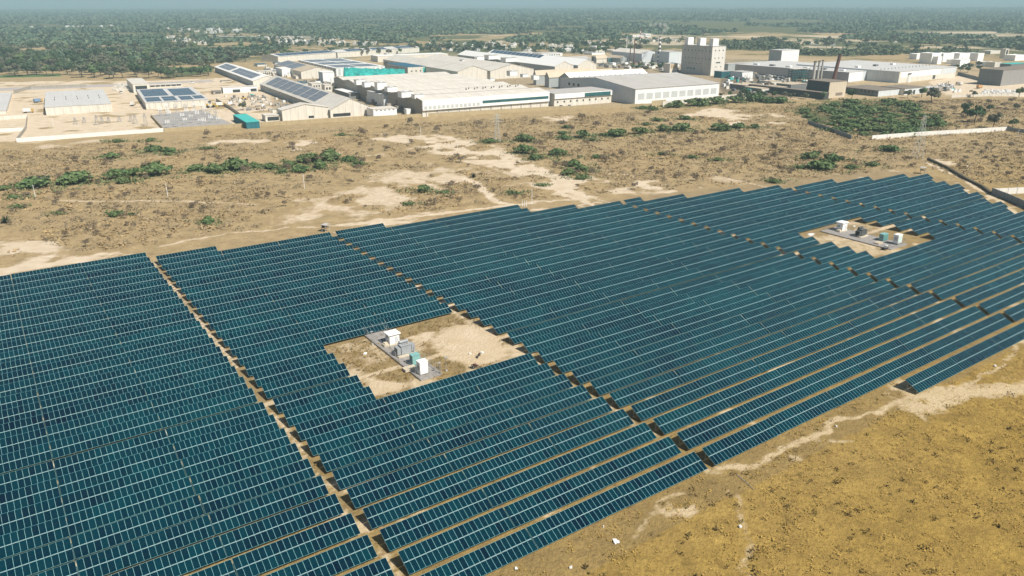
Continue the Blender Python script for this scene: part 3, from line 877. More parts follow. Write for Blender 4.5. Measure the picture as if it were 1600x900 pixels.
bld('very long white roofed shed with a low cream gable, behind the cream halls', (867, 104), (897, 102.5), (716, 85), h=9, roof='end', apex=(881, 96), roofm=R_WHITE, wall=W_GREY, frontm=W_CREAM,
    left=[('opening', .1, .7, .2, .8, 9, .4, WIN)])
bld('long white shed with a strip of blue solar panels along its ridge', (903, 102), (933, 100.5), (760, 80), h=9, roof='end', apex=(914, 93), roofm=R_WHITE, wall=W_GREY, frontm=W_CREAM,
    arrays=[(0, .02, .6, .4, .95, 12, 1, ROOFBLUE)])
bld('cream hall with wide low gable in the middle of the works', (715, 112), (762, 110.5), (600, 91), h=10, roof='end', apex=(738, 102.5), roofm=R_CREAM, wall=W_CREAM, left=[('opening', 0, .2, .1, .8, 2, .3, WIN)])
bld('cream hall roof right of the wide low gable', (766, 111), (835, 108), (655, 88), h=9, roof='end', apex=(800, 100), roofm=R_CREAM, wall=W_CREAM)
bld('white topped store at the back of the cream halls', (590, 88), (700, 84), 30, ang=None, h=8, roof='flat', roofm=R_WHITE, wall=W_CREAM)
bld('pillared white hall with three blue-grey solar bays, by the turquoise heap', (525, 107), (602, 100), (466, 95.5), h=9, roofm=R_WHITE, wall=W_WHITE, front=[('window', .02, .98, .1, .9, 11, .4, WIN_PALE)],
    left=[('window', .02, .98, .3, .85, 14, .4, WIN)], arrays=[(0, .05, .95, .04, .30, 2, 1, ROOFCELL), (0, .05, .95, .36, .62, 2, 1, ROOFCELL), (0, .05, .95, .68, .96, 2, 1, ROOFCELL)])
bld('cream block with dark blue roof and many narrow pillars', (637, 105), (684, 104), (605, 98), h=10, roofm=R_BLUE, wall=W_CREAM, front=[('door', .5, .66, 0, .9, 1, .1, R_TURQ), ('window', .05, .5, .45, .6, 3, .7, WIN), ('window', .7, .95, .45, .6, 2, .7, WIN)],
    left=[('opening', .02, .98, .15, .9, 16, .4, WIN)])
bld('tan gabled shed with a grey solar field, left of the pillared hall', (470, 112), (521, 109), (429, 99), h=8, roof='end', apex=(493, 104), roofm=R_TAN, wall=W_CREAM, arrays=[(0, .02, .72, .05, .95, 2, 1, ROOFCELL)])
bld('white box house with grey left side, behind the solar sheds', (440, 108), (455.5, 109), (430, 107.5), (440, 120.5), wall=W_WHITE, roofm=R_WHITE, leftm=W_PALE)
bld('low white block behind the white box house', (452, 106.5), (469, 107.5), 12, (452, 118), wall=W_WHITE, roofm=R_CREAM)
bld('pale flat roofed shed with dark opening, below the tan gable', (462, 119), (484, 118), 16, (462, 124), wall=W_CREAM, roofm=R_TAN, front=[('opening', .6, .95, .1, .9, 1, .1, WIN)])
bld('tall white box tower with cream base, left of the largest hall', (504, 113.5), (523, 112.5), (497, 113), (504, 133), wall=W_WHITE, roofm=R_WHITE, leftm=W_PALE)
bld('small white box on the left flank of the largest hall', (546, 124), (562, 121.5), (538, 122), (546, 137), wall=W_WHITE, roofm=R_WHITE)
bld('dark blue roofed shed between the two solar sheds', (396, 131.5), (440, 128.5), 22, (396, 136), wall=W_TEAL, roofm=R_BLUE)
bld('dark blue roof behind the ridge of the near solar shed', (450, 131.5), (486, 129.5), 22, (450, 136), wall=W_CREAM, roofm=R_BLUE)
bld('little dark blue roof near the tree edge', (402, 101), (418, 100.5), 20, (402, 105), wall=W_CREAM, roofm=R_BLUE)
bld('tiny dark blue roof beside the tan gable', (430, 98), (439, 97), 14, (430, 101), wall=W_CREAM, roofm=R_BLUE)
bld('white topped store row with dark windows behind the first solar shed', (404, 112), (428, 115), 14, (404, 119), wall=W_CREAM, roofm=R_CREAM, front=[('window', .1, .95, .2, .7, 6, .4, WIN)])
bld('concrete house of two storeys in the clutter behind the near shed', (468, 137), (484, 138.5), 14, (468, 146), wall=W_CONC, roofm=R_CREAM, front=[('window', .1, .9, .3, .7, 3, .5, WIN)])
bld('grey office block with small dark windows, above the white canopy', (487, 131), (503, 132), 14, (487, 144), wall=W_CREAM, roofm=R_CREAM, front=[('window', .1, .9, .55, .8, 3, .5, WIN), ('window', .1, .9, .15, .4, 3, .5, WIN)])
bld('pale flat block beside the grey office block', (507, 133), (519, 134), 10, (507, 146), wall=W_CREAM, roofm=R_CREAM, front=[('window', .1, .9, .4, .7, 2, .4, WIN)])
bld('white canopy roof on posts, left of the tall windowless box', (545, 146), (564, 142), (524, 138), h=5, wall=W_DARK, roofm=R_WHITE)
bld('long white workshop with black doorways in the rubble yard', (348, 137.5), (403, 135), 9, (348, 147), wall=W_WHITE, roofm=R_CREAM, front=[('door', .26, .5, .05, .6, 1, .1, WIN), ('door', .78, .98, .05, .6, 1, .1, WIN)])
bld('roofless grey ruin attached to the white workshop', (333, 143.5), (347, 142), 10, (333, 148), wall=W_CONC, roofm=R_DULL, front=[('opening', .2, .9, .1, .7, 1, .1, WIN)])
bld('low shack with a dark roof by the road behind the rubble yard', (346, 127), (362, 125.5), 8, (346, 129.5), wall=W_CREAM, roofm=R_DULL)
bld('teal shed with turquoise roof at the corner of the switchyard', (384.5, 191.5), (406, 190), (364, 179.4), h=4.2, wall=W_TEAL, roofm=R_TURQ)
# tower block
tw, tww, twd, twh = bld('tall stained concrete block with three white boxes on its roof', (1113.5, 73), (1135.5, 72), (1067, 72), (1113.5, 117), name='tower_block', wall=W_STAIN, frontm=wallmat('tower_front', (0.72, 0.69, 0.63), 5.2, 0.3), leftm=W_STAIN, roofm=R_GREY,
    front=[('window', .1, .95, .84, .88, 3, .75, WIN), ('window', .1, .95, .58, .62, 3, .8, WIN), ('window', .3, .7, .42, .46, 1, .2, WIN), ('window', .2, .9, .28, .31, 2, .8, WIN), ('door', .4, .6, 0, .09, 1, .2, WIN)],
    left=[('window', .05, .98, .82, .86, 8, .8, WIN), ('window', .08, .98, .55, .59, 8, .82, WIN), ('window', .1, .7, .36, .395, 5, .85, WIN), ('opening', .2, .5, .17, .22, 3, .3, WIN_GREEN)])
for f0 in (.02, .43, .84):
    B = MB(); q = twd * f0 + twd * .07; B.box((tww * .3, q, twh + 4.6), (tww * .42, twd * .11, 8.2)); B.build('roof_box', W_WHITE, tw)
bld('grey gabled shed with sheet walls at the foot of the striped chimney', (1003, 84), (1029, 84), 70, (1003, 98), roof='end', apex=(1017, 79), wall=W_PALE, roofm=R_CREAM)
bld('annex with bright white upper wall under a cream roof, left of the tall block', (1030, 84.5), (1046, 84), 50, (1030, 98), wall=W_CREAM, roofm=R_CREAM, front=[('white_panel', 0, 1, .4, .95, 1, .04, W_BRIGHT)])
bld('blue-grey sheet box joined to the left side of the tall block', (1046, 81.5), (1068, 80), 30, (1046, 101), wall=W_PALE, roofm=R_GREY)
bld('brownish shed with cream end among the trees behind the works', (932, 91.5), (949, 90), 30, (932, 98), roof='side', ridge=(925, 87), rise=4, wall=W_GREY, frontm=W_CREAM, roofm=R_TAN)
bld('open dark shed with tan roof right of the brownish shed', (950, 90.5), (969, 89.5), 40, (950, 97), wall=W_DARK, roofm=R_TAN, front=[('opening', .03, .97, .05, .85, 1, .04, WIN_GREEN)])
bld('little shed with curved tan roof, last before the dark masts', (970, 91), (980, 91.5), 30, (970, 98), roof='end', rise=3, wall=W_GREY, roofm=R_TAN)
bld('low grey shed behind the long white sheds', (895, 93), (925, 91), 30, (895, 97), roof='side', rise=3, ridge=None, wall=W_GREY, roofm=R_GREY)
bld('white kiosk tower with three orange panels, in front of the tall block', (1047, 100), (1060, 99.5), 12, (1047, 113), wall=W_CREAM, roofm=R_CREAM, front=[('orange_panel', .1, .92, .48, .92, 3, .2, plain('ochre_panel', (.45, .30, .12)))])
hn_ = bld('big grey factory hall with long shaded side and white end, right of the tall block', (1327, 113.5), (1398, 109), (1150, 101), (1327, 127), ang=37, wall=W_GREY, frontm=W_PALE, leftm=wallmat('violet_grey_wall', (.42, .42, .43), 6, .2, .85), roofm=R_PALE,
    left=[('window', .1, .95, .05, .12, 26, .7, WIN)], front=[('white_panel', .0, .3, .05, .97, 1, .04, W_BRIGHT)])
ho_ = bld('wide grey roofed hall with white upper wall and cream base, far right of the works', (1406, 112.5), (1496, 105), (1310, 96), (1406, 128), ang=34, corner=False, wall=W_PALE, frontm=W_CREAM, roofm=R_PALE, front=[('white_panel', .02, .72, .45, .95, 1, .02, W_BRIGHT), ('white_panel', .73, .99, .45, .95, 1, .02, W_PALE), ('opening', .58, .63, .05, .4, 1, .1, WIN)])
bld('white cube hall with grey left flank above the grey factory roofs', (1222, 79), (1250, 78), (1204, 76), (1222, 96), wall=W_GREY, frontm=W_WHITE, roofm=R_PALE)
bld('low grey roof between the tall block and the white cube hall', (1138, 100), (1215, 96), (1135, 88), h=9, wall=W_GREY, roofm=R_PALE)
bld('small blue-grey shed with open green side below the tall block', (1160, 113), (1178, 112), (1143, 109), (1160, 123), wall=W_PALE, frontm=W_WHITE, leftm=W_PALE, roofm=R_GREY)
bld('dark green lean-to left of the small blue-grey shed', (1128, 112), (1143, 110), 12, (1128, 121), wall=W_TEAL, roofm=R_GREY, front=[('opening', .05, .95, .05, .9, 1, .04, WIN_GREEN)])
bld('boiler house, dark louvres on the left and a cream wall on the right', (1297, 128.5), (1324, 126), (1263, 126), (1296, 152), wall=W_CREAM, leftm=W_LOUVRE, frontm=wallmat('boiler_front', (.60, .52, .40), 0, .35, .6), roofm=R_DULL, front=[('canopy', .4, .85, .12, .3, 1, .1, R_DULL)])
bld('long low dark banded building left of the boiler house', (1288, 145.5), (1296, 145), (1168, 143), h=5.5, wall=W_LOUVRE, roofm=R_DULL)
bld('tan roofed open store, nearest of the tan roofs by the boiler house', (1190, 139), (1232, 137), 22, (1190, 145), wall=W_DARK, frontm=W_CREAM, roofm=R_TAN, front=[('opening', .1, .95, .05, .6, 4, .3, WIN)])
bld('tan roofed store at the foot of the pipe tower', (1236, 132.5), (1261, 131), 18, (1236, 142), wall=W_DARK, roofm=R_TAN)
bld('thin tan roof at the left of the tan roofs', (1166, 134), (1192, 132), 22, (1166, 140), wall=W_DARK, roofm=R_TAN, front=[('opening', .05, .95, .1, .9, 3, .2, WIN)])
bld('small tan hut behind the dark banded building', (1205, 128), (1222, 127), 12, (1205, 132), wall=W_CREAM, roofm=R_TAN)
bld('grey shell of an unfinished hall with bare roof trusses', (1373, 142), (1413, 138), 40, (1373, 149.5), wall=W_DARK, frontm=W_PALE, roofm=R_DULL, left=[('opening', .1, .9, .5, .95, 8, .4, WIN)])
bld('pale block wall store right of the bare trusses', (1414, 139), (1448, 136), 25, (1414, 147), wall=W_CREAM, frontm=W_PALE, roofm=R_DULL, front=[('door', .4, .5, 0, .7, 1, .1, WIN)])
bld('little kiosk of grey blocks by the white rubble', (1450, 138), (1472, 137), 12, (1450, 143), wall=W_CONC, roofm=R_PALE, front=[('opening', .1, .9, .2, .8, 2, .3, WIN)])
bld('huge dark grey walled store at the right edge', (1568, 110), (1660, 106), (1533, 105), (1568, 132), wall=W_DARK, frontm=wallmat('dull_grey_wall', (.30, .29, .28), 7, .4, .8), roofm=R_DULL)
# white houses at the right
for lb, fl, fr, dp, bs in (
    ('white house with a lower grey annex, leftmost of the white houses', (1457, 84), (1472, 82.5), 18, (1457, 98)),
    ('tall narrow white house front in the row at the right', (1466, 89), (1473, 88.5), 10, (1466, 98.5)),
    ('bright white block second in the white house row', (1474.5, 84.5), (1492, 83), 18, (1474.5, 95)),
    ('wide white house with stepped parapet at the right', (1500, 84), (1517, 84), 18, (1500, 94)),
    ('white house at the right end of the row', (1529, 84), (1539, 83), 16, (1529, 93)),
    ('low cream wall house left of the white row', (1433, 85), (1455, 86), 12, (1433, 91)),
    ('low white house among trees under the thin tower', (1541, 97.5), (1553, 98), 14, (1541, 102)),
    ('low pale house beside the teal roof at the right edge', (1555, 98), (1566, 98.5), 12, (1555, 103)),
    ('bright white house at the right edge', (1587, 87), (1606, 86), 16, (1587, 93)),
    ('grey unfinished house between the white ones', (1501, 94), (1517, 94.5), 12, (1501, 102)),
    ('cream low house in front of the white pair', (1490, 94), (1497, 94), 10, (1490, 98)),
    ('long pale shed behind the thin tower', (1548, 80), (1564, 79), 14, (1548, 82.5))):
    bld(lb, fl, fr, dp, bs, wall=W_BRIGHT if 'white' in lb else W_CREAM, roofm=R_WHITE if 'white' in lb else R_CREAM, cat='house', name='house', group='houses at the right', parapet=0.6)
bld('teal roofed shelter at the right edge', (1580, 100.5), (1606, 100), 14, (1580, 104.5), wall=W_DARK, roofm=R_TURQ)
bld('thin concrete water tower among the right houses', (1572, 76.5), (1578, 76), 7, (1572, 89), wall=W_CREAM, roofm=R_CREAM, name='water_tower', cat='tower', front=[('opening', .2, .8, .1, .9, 1, .1, WIN)])
# long solar sheds beyond the works
bld('long shed with a dark blue solar roof in front of the tree line', (434, 88.5), (525, 82), 22, ang=None, h=8, roof='side', ridge=(428, 84), rise=3, wall=W_CREAM, roofm=R_PALE, arrays=[(0, .05, .98, .1, .9, 8, 1, ROOFBLUE)])
bld('second long shed with blue roof panels, further right beyond the trees', (527, 82), (655, 74), 24, ang=None, h=8, roof='side', ridge=(523, 78), rise=3, wall=W_CREAM, roofm=R_PALE, arrays=[(0, .12, .32, .1, .9, 3, 1, ROOFBLUE), (0, .42, .6, .1, .9, 3, 1, ROOFBLUE), (0, .72, .95, .1, .9, 3, 1, ROOFBLUE)])
bld('pale hall with rows of windows behind the long white sheds', (846, 84), (880, 82), 26, (846, 88), wall=W_WHITE, roofm=R_PALE, front=[('window', .1, .9, .2, .6, 7, .4, WIN)])
bld('broad white villa among trees behind the works', (925, 83), (946, 81), 24, (925, 85.5), wall=W_BRIGHT, roofm=R_WHITE, cat='house')
bld('cream villa with upper storey behind the works', (931, 73), (946, 72), 20, (931, 82), wall=W_CREAM, roofm=R_WHITE, cat='house')

def vents(root, pts, size=.7):
    for x, y, z in pts:
        b = MB(); b.tube((x, y, z - .3), (x, y, z + size), size * .5, n=6); b.tube((x, y, z + size), (x, y, z + size * 1.4), size * .8, size * .3, 6); b.build('roof_vent', DARKSTEEL, root)
vents(hb_[0], [(hb_[1] * (.15 + .18 * i), hb_[2] * q, hb_[3] + .4) for i in range(5) for q in (.38, .52)], .6)
vents(hf_[0], [(hf_[1] * (.05 + .065 * i), hf_[2] * .12, hf_[3] + 1.6) for i in range(14)], .7)
b = MB(); b.box((he_[1] / 2, he_[2] / 2, he_[3] + 5.2), (he_[1], 1.2, .4)); b.build('ridge_cap', R_PALE, he_[0])
for i in range(3):
    b = MB(); b.box((ho_[1] * (.12 + .3 * i), ho_[2] * .45, ho_[3] + 1.2), (5, 4, 2)); b.build('roof_unit', W_WHITE if i != 1 else W_DARK, ho_[0])
vents(ho_[0], [(ho_[1] * (.06 + .06 * i), ho_[2] * .2, ho_[3] + .4) for i in range(15)], .7)
for i in range(6):
    b = MB(); b.box((hn_[1] * .12, hn_[2] * (.1 + .15 * i), hn_[3] + 1.1), (4, 6, 1.8)); b.build('roof_unit', (W_WHITE, W_DARK, W_PALE)[i % 3], hn_[0])
seg = md_ / 7
vents(mh, [(mw * (.50 + .035 * i), seg * 1.25 + (i % 2) * 3, mhh + 1.6) for i in range(14)], .8)
for i in range(1, 7):
    b = MB(); b.box((mw / 2, seg * i, mhh + .35), (mw, .9, .25)); b.build('valley_gutter', R_DULL, mh)
for i in range(7):
    b = MB(); b.box((mw / 2, seg * (i + .5), mhh + 2.0), (mw, .7, .3)); b.build('ridge_cap', R_GREY, mh)
for lb, fl, fr, dp, bs in (
    ('long low white store on the bare rise beyond the smoke', (989, 55.5), (1008, 54.5), 22, (989, 57.5)),
    ('white block at the right end of the long low store', (1009, 53), (1018, 52.5), 22, (1009, 57)),
    ('pale low store on the rise left of the tall block', (1020, 62.5), (1062, 60), 20, (1020, 64.5)),
    ('white roofed depot behind the pale hall with windows', (905, 79), (922, 78), 24, (905, 82)),
    ('cream depot between the villas and the white depot', (880, 77), (898, 76), 22, (880, 80)),
    ('low pale hall behind the store with tan roof and trees', (958, 79), (985, 77), 26, (958, 82)),
    ('long cream store left of the pale hall with windows', (806, 83), (838, 80.5), 24, (806, 86.5)),
    ('pale green roofed shelter on the dry ground behind the white cube hall', (1263, 78.5), (1286, 77.5), 16, (1263, 81))):
    bld(lb, fl, fr, dp, bs, wall=W_WHITE if 'white' in lb else W_CREAM, roofm=R_WHITE if 'white' in lb else R_CREAM, front=[('window', .08, .92, .3, .7, 6, .5, WIN)])
# roof plant standing along the left edge of the largest hall
def plant(px, py, wpx, hpx, label, z=None):
    z = mhh if z is None else z
    g = G(px, py, z); s = mpp(px, py)
    w, hh = wpx * s, hpx * s / math.cos(math.radians(8))
    r = empty('cooling_unit', (g.x, g.y, z), mh.rotation_euler.z, label, 'cooling unit', 'cooling units on the largest hall')
    b = MB(); b.box((0, 0, hh * .55), (w, w * .8, hh * .9)); b.build('casing', W_WHITE, r)
    b = MB()
    for sx in (-1, 1):
        for sy in (-1, 1): b.box((sx * w * .42, sy * w * .32, hh * .05), (.3, .3, hh * .12))
    b.box((0, 0, hh * 1.02), (w * 1.05, w * .85, .25)); b.build('base_frame', CONC, r)
    b = MB(); b.tube((0, 0, hh), (0, 0, hh * 1.12), w * .25, n=10); b.build('fan_shroud', W_PALE, r)
for i, q in enumerate([(562, 133, 12, 7), (575, 136.5, 13, 7), (595, 141, 13, 10), (611, 143.5, 14, 6.5), (634, 152.5, 17, 8), (653, 154, 14, 5.5)]):
    plant(*q, 'white cooling unit on the left roof edge of the largest hall, ' + ordinal(i + 1) + ' from the back')
for i, q in enumerate([(726, 100, 11, 6), (749, 97, 11, 7), (768, 93, 16, 6), (795, 97, 18, 6)]):
    plant(*q, 'dark windowed roof unit beside the long white shed, ' + ordinal(i + 1) + ' from the left', 9)
for i, q in enumerate([(768, 127, 7, 4), (819, 121, 9, 4.5), (836, 125, 9, 6), (800, 119, 12, 7)]):
    plant(*q, 'small white plant box behind the ribbed roof, ' + ordinal(i + 1) + ' in the row', 9)
# green sheet heap
g = G(585, 112)
hb = []
rr = random.Random(3)
nA, nB = 40, 12
for j in range(nB):
    for i in range(nA):
        px = 535 + (634 - 535) * i / (nA - 1); py = 116 - 9.5 * j / (nB - 1) - (1.5 if i < 10 else 0) + 2.5 * max(0, i - 26) / nA * (1 - j / nB)
        q = G(px, py, 11); e = min(i, nA - 1 - i, j * 2, (nB - 1 - j) * 2) / 2
        hb.append((q.x, q.y, (10.0 + 2.2 * rr.random()) if e > 0 else -0.1))
hq = [(j * nA + i, j * nA + i + 1, (j + 1) * nA + i + 1, (j + 1) * nA + i) for j in range(nB - 1) for i in range(nA - 1)]
heap = np_mesh('covered_heap', hb, hq, plain('turquoise_netting', (0.03, 0.36, 0.31), 0.7, 0.45, 0.2))
tag(heap, 'lumpy heap under bright turquoise netting behind the ribbed roof', 'covered heap')

# chimneys, masts, tanks
def stack(label, px, yb, yt, r, mats, bands=0, lean=0.0, cat='chimney', name='chimney'):
    g = G(px, yb); h = height(px, yb, yt)
    t = empty(name, (g.x, g.y, 0), 0, label, cat)
    if bands:
        for i in range(bands):
            b = MB(); z0, z1 = h * i / bands, h * (i + 1) / bands
            b.tube((0, 0, z0), (0, 0, z1), r * (1.25 - .35 * z0 / h), r * (1.25 - .35 * z1 / h), 12)
            b.build('painted_band', mats[i % 2], t)
    else:
        b = MB(); b.tube((0, 0, -.3), (lean, 0, h), r * 1.1, r * .9, 12); b.build('shaft', mats[0], t)
    b = MB(); b.tube((lean, 0, h - .02), (lean, 0, h + .8), r * 1.1, r * 1.1, 12); b.build('rim', DARKSTEEL, t)
    return t
WHITE_P = plain('white_paint', (.78, .77, .74), .6, .06)
RUST = plain('rusty_steel', (.14, .06, .045), .8, .35, .3)
stack('slim chimney banded black and white, smoking', 1029, 100, 58.5, 1.7, [WHITE_P, DARKSTEEL], 13)
stack('leaning rust brown chimney behind the boiler house', 1301.5, 128, 86, 1.9, [RUST], lean=3.6)
stack('taller dark mast left of the striped chimney', 990, 100, 63, .75, [RUST], cat='mast', name='mast')
stack('shorter dark mast left of the striped chimney', 984, 99, 70, .6, [RUST], cat='mast', name='mast')
stack('thin white mast left of the dark masts', 978, 96, 56, .4, [WHITE_P], cat='mast', name='mast')
stack('squat white tank in front of the wide grey roofed hall', 1417, 128, 117, 3.2, [WHITE_P], cat='tank', name='tank')
for i, (px, yb, yt, r) in enumerate([(1270, 128, 98, 1.6), (1276.5, 127, 97, 1.3), (1282, 126, 96, 1.1)]):
    stack('upright grey process duct behind the boiler house, ' + ordinal(i + 1) + ' from the left', px, yb, yt, r, [CONC], cat='duct', name='process_duct')
stack('far red and white radio mast left of the smoke', 1000, 66, 46, .9, [plain('mast_red', (.4, .1, .08)), WHITE_P], 7, cat='mast', name='mast')
for i, (px, py, r) in enumerate([(1062, 149.5, 3.0), (1072, 150, 2.6), (1086, 149, 2.2), (1093, 148.5, 2.1), (1098, 148, 2.6)]):
    g = G(px, py)
    t = empty('storage_vessel', (g.x, g.y, 0), 0, 'teal green round vessel before the white front, ' + ordinal(i + 1) + ' from the left', 'vessel', 'teal vessels')
    b = MB(); n_ = 14
    prof = [(0, 0), (.7, .25), (1, .8), (1, 1.5), (.75, 2.0), (0, 2.25)]
    for (a0, z0), (a1, z1) in zip(prof[:-1], prof[1:]):
        b.tube((0, 0, z0 * r + 1.2), (0, 0, z1 * r + 1.2), max(.01, a0 * r), max(.01, a1 * r), n_, caps=False)
    b.build('vessel_body', plain('teal_vessel', (.02, .17, .16), .5, .2), t, True)
    b = MB()
    for a in range(4): b.bar((r * .7 * math.cos(a * PI / 2), r * .7 * math.sin(a * PI / 2), -.2), (r * .7 * math.cos(a * PI / 2), r * .7 * math.sin(a * PI / 2), 1.9), .25)
    b.build('support_legs', DARKSTEEL, t)
# pipe tower: green steel frame
g0, g1 = G(1238, 127.5), G(1263, 126)
ww = (g1 - g0).length; hh = height(1238, 127.5, 109.5)
pt = empty('pipe_tower', (g0.x, g0.y, 0), math.atan2(g1.y - g0.y, g1.x - g0.x), 'open dark green steel frame tower with a pale flat roof', 'steel tower')
b = MB(); nx_, nz_ = 5, 5
for i in range(nx_ + 1):
    for dpt in (0, 7): b.bar((ww * i / nx_, dpt, -.2), (ww * i / nx_, dpt, hh), .5)
for j in range(1, nz_ + 1):
    for dpt in (0, 7): b.bar((0, dpt, hh * j / nz_), (ww, dpt, hh * j / nz_), .45)
for i in range(nx_):
    b.bar((ww * i / nx_, 0, hh * (i % nz_) / nz_), (ww * (i + 1) / nx_, 0, hh * ((i + 1) % nz_ + 0.01) / nz_), .3)
b.build('steel_frame', plain('dark_green_steel', (.03, .10, .09), .6, .3), pt)
for j in range(1, nz_):
    b = MB(); b.box((ww / 2, 3.5, hh * j / nz_ - .3), (ww * .9, 5, .5)); b.build('floor_deck', WIN_GREEN, pt)
b = MB(); b.box((ww / 2, 3.5, hh + .25), (ww + 1, 8.5, .4)); b.build('roof', R_CREAM, pt)
# smoke over the striped chimney
def puff(pts, label):
    rs_ = random.Random(9); V, F = [], []
    import itertools
    for (px, py, r) in pts:
        base = G(1029, 100); dist = base.length
        s = mpp(1029, 100)
        cx, cy = base.x + (px - 1029) * s, base.y + (px - 1029) * s * .3
        cz = height(1029, 100, py); R = r * s
        n_, k_ = 10, 6; o_ = len(V)
        for j in range(k_ + 1):
            th = PI * j / k_
            for i in range(n_):
                ph = 2 * PI * i / n_; q = R * (1 + .25 * rs_.uniform(-1, 1) * math.sin(th))
                V.append((cx + q * math.sin(th) * math.cos(ph), cy + q * math.sin(th) * math.sin(ph), cz + q * math.cos(th)))
        for j in range(k_):
            for i in range(n_): F.append((o_ + j * n_ + i, o_ + (j + 1) * n_ + i, o_ + (j + 1) * n_ + (i + 1) % n_, o_ + j * n_ + (i + 1) % n_))
    sm = NT('thin_smoke'); sm.t.nodes.remove(sm.bsdf)
    v = sm.n('ShaderNodeVolumePrincipled'); v.inputs['Color'].default_value = (.85, .82, .76, 1); v.inputs['Density'].default_value = 0.10
    o_ = [q for q in sm.t.nodes if q.type == 'OUTPUT_MATERIAL'][0]; sm.l(v.outputs[0], o_.inputs['Volume'])
    tag(np_mesh('smoke', V, F, sm.mat, smooth=True), label, kind='stuff')
puff([(1031, 55, 1.6), (1033, 51.5, 2.2), (1035.5, 48, 2.8), (1038, 44, 3.4), (1035, 39.5, 3.4), (1028, 39, 3.2), (1020, 38, 3), (1012, 39, 2.6)], 'pale smoke drifting from the banded chimney')

# ------------------------------------------------------------------ walls, fences
def wall_run(label, pts, h, t, mat, cat='wall', name='boundary_wall', cap=None, posts=0):
    Q = [G(*p) for p in pts]
    o = empty(name, (Q[0].x, Q[0].y, 0), 0, label, cat)
    b = MB(); pb = MB()
    for a, c in zip(Q[:-1], Q[1:]):
        d = (c - a); L = d.length; rz = math.atan2(d.y, d.x); mid = (a + c) / 2 - Q[0]
        b.box((mid.x, mid.y, h / 2 - .3), (L, t, h + .6), 0, rz)
        k = int(L / posts) if posts else 0
        for i in range(k):
            q = a + d * ((i + .5) / k) - Q[0]
            pb.box((q.x, q.y, h / 2 - .25), (.45, t + .25, h + .75), 0, rz)
    b.build('wall_panel', mat, o)
    if posts: pb.build('wall_piers', cap or mat, o)
    return o
PANEL_W = wallmat('whitewashed_panel', (.80, .78, .73), 3.0, .25, .8)
PANEL_G = wallmat('grey_precast_panel', (.26, .28, .28), 3.0, .3, .7, .6)
BEIGE = wallmat('beige_block', (.47, .38, .23), 4.0, .5, .75)
wall_run('low whitewashed wall along the scrub, at the left', [(26, 222), (150, 213), (256, 205.5)], 2.4, .3, PANEL_W, posts=12)
wall_run('long beige boundary wall in front of the works', [(257, 205.8), (430, 195), (640, 183.5), (860, 171), (1018, 166)], 2.4, .3, BEIGE, posts=15)
wall_run('short dark wall climbing from the left end of the whitewashed wall', [(26, 222), (41, 202), (43, 185)], 2.2, .3, W_CONC)
wall_run('low grey wall at the left edge below the cut off hall', [(-40, 190), (43, 184)], 2.5, .3, W_CREAM)
wall_run('low white wall at the left edge, nearer the scrub', [(-40, 208), (40, 204)], 2.2, .3, PANEL_W)
wall_run('long grey wall behind the left yards', [(22, 146), (49, 139), (135, 136)], 3, .3, W_CONC)
wall_run('retaining wall at the left of the switchyard', [(236, 182), (257, 205)], 1.8, .3, BEIGE)
wall_run('dark wall along the lane beside the teal shed', [(338, 158), (362, 172), (385, 189)], 2.5, .3, W_CONC)
wall_run('cream wall behind the green hedge, right of the white front', [(1035, 166.5), (1060, 163), (1110, 158), (1166, 153)], 4.0, .3, W_CREAM, posts=10)
wall_run('yellowish end wall with teal gate, right of the annex', [(1018, 167), (1040, 165)], 5, .3, BEIGE)
wall_run('whitewashed wall dividing the scrub at the right', [(1362, 218), (1440, 212), (1510, 208), (1572, 204)], 2.6, .25, PANEL_W, posts=8)
wall_run('grey precast wall continuing from the whitewashed one', [(1572, 204), (1640, 213)], 2.4, .25, PANEL_G, posts=6)
wall_run('grey precast wall beside the green thicket', [(1262, 193), (1300, 206), (1330, 217)], 2.4, .25, PANEL_G, posts=6)
wall_run('grey precast wall at the right corner of the solar field', [(1549, 303), (1575, 313), (1606, 327), (1650, 347)], 2.8, .25, PANEL_G, posts=5)
wall_run('bright white wall at the right edge above the solar field', [(1553, 303.5), (1610, 301)], 2.6, .25, PANEL_W, posts=4)
wall_run('low dark stone bank running to the corner of the solar field', [(1450, 249), (1480, 263), (1510, 281), (1535, 293), (1548, 303)], 1.0, 1.2, wallmat('dark_bank', (.10, .085, .06), 0, .5), name='stone_bank', cat='bank')
wall_run('cream wall along the white rubble yard', [(1486, 152.5), (1545, 150), (1640, 149)], 2.2, .3, W_CREAM)
wall_run('dark wall right of the wide grey roofed hall', [(1496, 117), (1535, 127)], 3.5, .4, W_DARK)

# roads and pads
def pad(name, label, pts, z, mat):
    Q = [G(*p) for p in pts]
    b = MB(); b.face([(q.x, q.y, z) for q in Q], 0, [(q.x, q.y) for q in Q])
    for i in range(len(Q)):
        a, c = Q[i], Q[(i + 1) % len(Q)]
        b.face([(a.x, a.y, -.5), (c.x, c.y, -.5), (c.x, c.y, z), (a.x, a.y, z)])
    o = b.build(name, mat)
    return tag(o, label, kind='structure')
GRAVEL = plain('grey_gravel', (.33, .31, .29), .95, .25, .8)
pad('switchyard_floor', 'grey gravel floor of the switchyard', [(258, 203), (370, 196.5), (314, 172), (237, 180)], .1, GRAVEL)
pad('road', 'pale road behind the left halls', [(-60, 139.5), (200, 130.5), (330, 125), (335, 127.5), (200, 134.5), (-60, 144.5)], .12, plain('pale_asphalt', (.40, .36, .33), .9, .15, .1))
pad('far_road', 'pale far road beyond the works', [(330, 56), (470, 57), (640, 64), (640, 65), (470, 58.2), (330, 57)], .14, plain('far_asphalt', (.45, .42, .4)))
